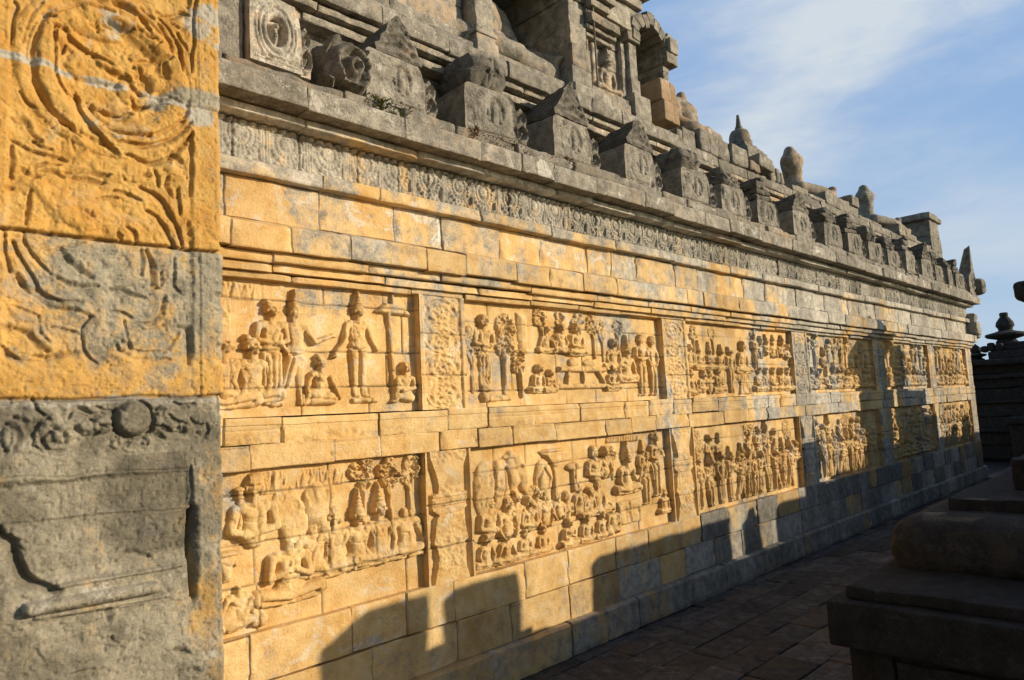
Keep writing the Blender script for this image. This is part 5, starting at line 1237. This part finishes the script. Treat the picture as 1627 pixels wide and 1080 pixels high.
for k in range(3):
    V, F = rbox((7.56+.10*k, .22, 3.93), (7.66+.10*k, .6, 4.13-.025*k), r=.03, n=8, amp=.008, seed=k); a.add(V, F, (.15, .8, 0, .3))
tag(a.build('broken_arch', M_GREY, None, sharp=50), 'broken curved remnant of a niche arch left of the first thumb shaped torso', 'ruin')
# standing slab pier
T = thing('slab_pier', 'tall dark stone pier with a flat capstone near the far end of the terrace', 'pier', (13.65, .35, 3.89))
def spb(name, items, **k):
    ob = blocks(name, M_GREY, T, items, **k); ob.location = (-13.65, -.35, -3.89)
spb('shaft', [((13.36, .16, 3.88), (13.98, .58, 4.12)), ((13.38, .165, 4.12), (13.93, .58, 4.40))], seed=71, t=.7, o=0)
spb('capstone', [((13.26, .12, 4.40), (13.74, .64, 4.51)), ((13.70, .13, 4.40), (14.02, .6, 4.49))], seed=72, t=.8, o=.05)
# bell stupa
def lathe(acc, prof, c, C, n=28, sq=None, seed=0, amp=.004):
    V = []
    for r_, z in prof:
        for k in range(n):
            a = k*math.tau/n; ca, sa = math.cos(a), math.sin(a)
            if sq and sq(z): q = 1/max(abs(ca), abs(sa)); ca *= q; sa *= q
            V.append((c[0]+r_*ca, c[1]+r_*sa, c[2]+z))
    V = np.array(V); V = V+amp*3*np.stack([fbm(V[:, 1]*14, V[:, 2]*14+seed, 1), fbm(V[:, 0]*14, V[:, 2]*14+seed, 2), 0*V[:, 0]], -1)
    F = [(i*n+k, i*n+(k+1) % n, (i+1)*n+(k+1) % n, (i+1)*n+k) for i in range(len(prof)-1) for k in range(n)]
    acc.add(V, np.array(F), np.array(C, float))
T = thing('bell_stupa', 'small bell shaped stupa with a spire, on the skyline between the first two headless buddhas', 'stupa', (8.86, 1.2, 4.44))
T.scale = (.52, .52, .52)
a = Acc(); lathe(a, [(.30, .92), (.31, 1.02), (.28, 1.06), (.27, 1.10), (.265, 1.18), (.245, 1.27), (.20, 1.34), (.12, 1.38), (.095, 1.39), (.09, 1.44), (.075, 1.45)], (0, 0, 0), (.35, .7, 0, .2)); a.build('bell', M_GREY, T)
a = Acc(); lathe(a, [(.095, 1.42), (.098, 1.45), (.075, 1.46), (.06, 1.56), (.045, 1.68), (.036, 1.78), (.0, 1.785)], (0, 0, 0), (.15, .7, 0, .2), 12); a.build('spire', M_GREY, T)
a = Acc()
for z0, z1, w_ in ((-1.15, .02, .8), (0, .60, .62), (.60, .72, .56), (.72, .80, .48), (.80, .86, .42), (.86, .93, .36)):
    V, F = rbox((-w_, -w_*.8, z0), (w_, w_*.8, z1), r=.02, n=6, amp=.006, seed=int(z0*100)); a.add(V, F, (.1, .75, 0, .4))
a.build('stepped_base', M_GREY, T)

# ------------------------------------------------------------------ paved walkway, platform and land
def paving():
    a = Acc(); rg = random.Random(21); y = -3.3
    pv, pf, pc = [], [], []
    while y < .02:
        wd = rg.uniform(.17, .26); x = -1.5-rg.random()*.4
        while x < 21:
            l = rg.uniform(.24, .52); far = x > 9
            y1 = min(y+wd, .03)
            V, F = rbox((x+.0025, y+.0025, -.14), (x+l-.0025, y1-.0025, rg.uniform(-.007, .006)), r=.006, n=3 if far else 5, amp=.003, seed=rg.randrange(9999), freq=6)
            t = rg.uniform(1.1, 2.2); o = rg.choice([.0, .1, .3, .5])+rg.uniform(-.1, .2)
            a.add(V, F, cols(V[:, 0], o, t, 0, .3)); x += l
        y += wd
    ob = a.build('walkway', M_DARK, None, sharp=50); ob['kind'] = 'structure'
paving()
def simple_mat(name, c, rough=.95, sc=.02, c2=None):
    m = bpy.data.materials.new(name); m.use_nodes = True; t = m.node_tree; p = t.nodes['Principled BSDF']; p.inputs['Roughness'].default_value = rough
    n = t.nodes.new('ShaderNodeTexNoise'); n.inputs['Scale'].default_value = sc; n.inputs['Detail'].default_value = 8
    g = t.nodes.new('ShaderNodeNewGeometry'); t.links.new(g.outputs['Position'], n.inputs['Vector'])
    r = t.nodes.new('ShaderNodeValToRGB'); r.color_ramp.elements[0].color = (*c, 1); r.color_ramp.elements[1].color = (*(c2 or c), 1); r.color_ramp.elements[0].position = .35; r.color_ramp.elements[1].position = .65
    t.links.new(n.outputs['Fac'], r.inputs['Fac']); t.links.new(r.outputs['Color'], p.inputs['Base Color']); return m
M_LAND = simple_mat('land', (.05, .075, .03), c2=(.09, .10, .05))
gx = np.concatenate([-np.geomspace(3000, 30, 14), [0], np.geomspace(30, 3000, 14)]); GX, GY = np.meshgrid(gx, gx)
ob = grid_obj('ground', np.stack([GX, GY, -8+0*GX], -1), cols(GX, 0), M_LAND, sharp=None); ob['kind'] = 'structure'
ac = Acc(); V, F = rbox((-6, -4.6, -8.2), (32, 6, -.06), r=.05, n=3, amp=0); ac.add(V, F, (.1, .7, 0, .2)); ob = ac.build('platform', M_DARK, None); ob['kind'] = 'structure'

# ------------------------------------------------------------------ stepped stone pedestal at the right, in shade
T = thing('stepped_pedestal', 'large dark stepped stone pedestal with a rounded cushion course, in shade at the lower right', 'pedestal', (4.2, -2.6, 0))
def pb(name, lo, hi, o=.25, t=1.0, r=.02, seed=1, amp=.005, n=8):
    o = o-.25; t = t*.48; r = r*.5  # tone cut further, so the pedestal's shade is partly in its colour
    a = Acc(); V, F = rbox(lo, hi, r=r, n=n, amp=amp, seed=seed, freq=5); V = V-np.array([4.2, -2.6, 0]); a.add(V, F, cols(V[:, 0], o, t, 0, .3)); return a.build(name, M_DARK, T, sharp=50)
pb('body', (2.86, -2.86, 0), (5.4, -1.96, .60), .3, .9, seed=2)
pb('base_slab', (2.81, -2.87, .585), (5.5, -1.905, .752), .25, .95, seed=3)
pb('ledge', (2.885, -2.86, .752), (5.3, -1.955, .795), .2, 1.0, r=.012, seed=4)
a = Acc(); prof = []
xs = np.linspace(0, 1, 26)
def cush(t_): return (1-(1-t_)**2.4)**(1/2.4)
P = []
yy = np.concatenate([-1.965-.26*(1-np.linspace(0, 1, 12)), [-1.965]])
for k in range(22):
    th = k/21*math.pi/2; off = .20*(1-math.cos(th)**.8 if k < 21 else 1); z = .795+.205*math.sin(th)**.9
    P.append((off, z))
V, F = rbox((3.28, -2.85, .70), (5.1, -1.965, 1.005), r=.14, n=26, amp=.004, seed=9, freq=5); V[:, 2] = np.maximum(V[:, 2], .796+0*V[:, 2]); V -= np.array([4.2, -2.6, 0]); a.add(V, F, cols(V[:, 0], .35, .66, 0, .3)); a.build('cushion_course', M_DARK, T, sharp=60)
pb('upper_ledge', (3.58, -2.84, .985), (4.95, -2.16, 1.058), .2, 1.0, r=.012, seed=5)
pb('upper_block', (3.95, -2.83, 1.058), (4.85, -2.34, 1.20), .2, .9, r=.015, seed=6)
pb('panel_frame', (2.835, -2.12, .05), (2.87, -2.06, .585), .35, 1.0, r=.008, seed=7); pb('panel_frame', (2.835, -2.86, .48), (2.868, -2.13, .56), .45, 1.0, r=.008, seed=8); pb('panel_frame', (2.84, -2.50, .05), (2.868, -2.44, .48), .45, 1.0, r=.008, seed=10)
# second pedestal with a shrine post and cap
T = thing('shrine_post', 'dark shaded shrine with overhanging capstone at the right edge, behind the stepped pedestal', 'shrine', (10.9, -1.7, 0))
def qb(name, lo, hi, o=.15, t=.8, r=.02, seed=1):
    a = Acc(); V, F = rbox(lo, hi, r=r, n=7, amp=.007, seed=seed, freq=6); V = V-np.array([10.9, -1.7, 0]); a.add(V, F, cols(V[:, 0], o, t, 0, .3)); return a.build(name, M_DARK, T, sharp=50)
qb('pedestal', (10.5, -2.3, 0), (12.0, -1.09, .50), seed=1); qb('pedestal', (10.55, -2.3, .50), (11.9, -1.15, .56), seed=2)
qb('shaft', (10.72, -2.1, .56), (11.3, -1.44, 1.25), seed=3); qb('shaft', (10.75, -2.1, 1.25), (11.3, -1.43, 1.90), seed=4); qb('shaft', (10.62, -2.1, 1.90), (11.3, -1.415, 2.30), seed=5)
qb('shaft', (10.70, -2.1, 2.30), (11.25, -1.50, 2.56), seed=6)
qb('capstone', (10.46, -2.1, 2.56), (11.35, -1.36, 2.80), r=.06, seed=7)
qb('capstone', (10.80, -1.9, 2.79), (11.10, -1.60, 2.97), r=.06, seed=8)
a = Acc(); lathe(a, [(.10, 2.95), (.11, 2.99), (.06, 3.02), (.08, 3.07), (.06, 3.13), (.0, 3.16)], (.05, -.05, 0), (.1, .8, 0, .3), 16); a.build('finial', M_DARK, T)
# far gate structure closing the walkway
G = thing('far_gate', 'dark stepped gate building with stupa finial closing the far end of the walkway', 'gate', (18.6, -.6, 0))
def gb(name, lo, hi, o=.1, t=.75, r=.03, seed=1):
    a = Acc(); V, F = rbox(lo, hi, r=r, n=8, amp=.010, seed=seed, freq=5); V = V-np.array([18.6, -.6, 0]); a.add(V, F, cols(V[:, 0], o, t, 0, .3)); return a.build(name, M_DARK, G, sharp=50)
rg = random.Random(4)
z = 0.0
for k in range(7):
    gb('stone_course', (18.0-.02*(k % 2), -2.9, z+.004), (19.5, 1.3, z+.296), rg.uniform(0, .3), rg.uniform(.6, .9), seed=k+1); z += .30
for z0, z1, ov in ((.58, .66, .10), (1.18, 1.26, .10), (1.70, 1.80, .14), (2.0, 2.12, .22)): gb('cornice', (18.0-ov, -2.9, z0), (19.6, 1.32, z1), seed=int(z0*10))
gb('upper_tier', (18.1, -1.6, 2.10), (19.4, .48, 2.30), seed=21); gb('upper_tier', (18.2, -1.2, 2.30), (19.3, .38, 2.40), seed=22); gb('upper_tier', (18.3, -.9, 2.38), (19.2, .33, 2.47), seed=23)
for k, (yy, hz) in enumerate(((.42, .14), (.28, .12), (-.28, .13), (-.48, .11), (-.72, .14), (.55, .10))): gb('crest_stone', (18.12, yy-.07, 2.29), (18.3, yy+.07, 2.29+hz*1.4), r=.05, seed=30+k)
a = Acc(); lathe(a, [(.20, 2.44), (.21, 2.5), (.17, 2.55), (.36, 2.60), (.40, 2.64), (.38, 2.68), (.20, 2.72), (.13, 2.75), (.14, 2.80), (.175, 2.85), (.16, 2.93), (.10, 3.02), (.075, 3.05), (.085, 3.10), (.07, 3.14), (.0, 3.145)], (.0, .80, 0), (.1, .8, 0, .3), 24); a.build('finial', M_DARK, G)
a = Acc(); lathe(a, [(.15, 2.10), (.16, 2.16), (.10, 2.2), (.20, 2.24), (.20, 2.27), (.09, 2.30), (.12, 2.36), (.10, 2.42), (.05, 2.47), (.0, 2.52)], (.0, 1.40, 0), (.1, .8, 0, .3), 18); a.build('finial', M_DARK, G)
T = thing('low_pedestal', 'plain dark stone pedestal standing on the walkway in front of the far gate', 'pedestal', (17.4, -.3, 0))
a = Acc()
for lo, hi, sd in (((17.0, -.9, 0), (17.8, .08, .14), 1), ((17.05, -.9, .14), (17.8, .04, .78), 2), ((16.98, -.9, .78), (17.85, .09, .92), 3)):
    V, F = rbox(lo, hi, r=.03, n=7, amp=.008, seed=sd); V = V-np.array([17.4, -.3, 0]); a.add(V, F, cols(V[:, 0], .1, .75, 0, .3))
a.build('block', M_DARK, T)

# ------------------------------------------------------------------ balustrade beside and behind the camera: its broken top throws the stepped shadow on the wall
B = thing('balustrade', 'broken stone balustrade with upright merlons along the open side of the walkway', 'balustrade', (8, -3.2, 0))
YB = -2.9; DY = -YB; SHX = DY*math.tan(SUN_AZ); SHZ = DY/math.cos(SUN_AZ)*math.tan(SUN_EL)
def bb(name, x0, x1, z0, z1, d=.35, r=.02, seed=1, y=YB):
    a = Acc(); V, F = rbox((x0, y-d, z0), (x1, y, z1), r=r, n=6, amp=.008, seed=seed, freq=5); V = V-np.array([8, -3.2, 0]); a.add(V, F, cols(V[:, 0], .2, .9, 0, .3)); return a.build(name, M_DARK, B, sharp=50)
bb('parapet', 3.3, 4.25, 0, 1.22, .5, seed=1)  # unseen low stretch, added to keep sun off the stepped pedestal
# (x0, x1, shadow height on the wall)
prof_ = [(1.98, 2.38, .61), (2.46, 3.07, .605), (3.70, 5.60, .555), (5.79, 6.14, .52), (5.85, 6.08, .60), (6.44, 7.16, .56), (7.12, 7.68, 1.08), (7.60, 7.98, .64), (7.90, 9.3, .70), (9.2, 10.5, .9), (10.3, 10.75, 2.2), (10.6, 11.5, 1.55), (11.5, 11.95, 1.20), (11.95, 12.75, .84), (12.75, 13.05, 1.0), (13.05, 13.6, .80), (13.4, 13.9, 1.1), (13.9, 14.6, .8)]
bb('parapet_wall', 4.25, 20, 0, SHZ+.20, .22, seed=3)
bb('parapet_wall', 4.02+SHX-2.43, 6.6, 0, SHZ+.20, .20, seed=4)
for k, (x0, x1, zz) in enumerate(prof_): bb('merlon', x0+SHX+(.11 if 0 < k < 9 else .02), x1+SHX, SHZ+.15, SHZ+zz, .14 if k else .34, r=.03 if k != 4 else .11, seed=10+k)

# ------------------------------------------------------------------ moss and dry tufts on the slabs along the wall top
def tufts(name, x0, x1, y, z, n, col1, col2, seed):
    rg = random.Random(seed); a = Acc()
    for k in range(n):
        x = x0+(x1-x0)*rg.random()
        if vnoise(x*11, 1., seed) < .42: continue
        yy = y+rg.uniform(-.01, .05); zz = z+rg.uniform(-.055, .02); r_ = rg.uniform(.003, .009)*(1+1.2*(vnoise(x*14, 0., seed) > .6))
        for q in range(4):
            an = rg.random()*math.tau; l = r_*rg.uniform(.8, 2.0); w_ = r_*.3
            d = np.array([math.cos(an)*.7, -abs(math.sin(an))*.8, rg.uniform(.1, 1.0)]); d /= np.linalg.norm(d); s_ = np.cross(d, (rg.random(), rg.random(), .3)); s_ /= np.linalg.norm(s_)
            p = np.array([x, yy, zz]); V = np.array([p-s_*w_, p+s_*w_, p+d*l+s_*w_*.3, p+d*l-s_*w_*.3]); a.add(V, np.array([[0, 1, 2, 3]]), (0, 1, 0, 0))
    ob = a.build(name, simple_mat(name, col1, sc=30, c2=col2), None, None); ob['kind'] = 'stuff'; return ob
tufts('moss', 1.98, 2.26, -.168, 3.155, 260, (.05, .07, .02), (.12, .12, .03), 1)
tufts('dry_moss', 2.55, 3.60, -.168, 3.155, 520, (.13, .075, .025), (.22, .13, .04), 2)
# labels of the relief panels that can be told apart
for key, lab in ((('up', 0), 'panel with standing figures, a kneeling one and an umbrella'), (('low', 0), 'panel of seated figures under round trees'), (('up', 1), 'panel with palms and a low table'), (('low', 1), 'panel with an elephant and rows of small figures'), (('up', 2), 'panel with a buddha on a pedestal in the middle')):
    pan[key][0]['label'] = lab
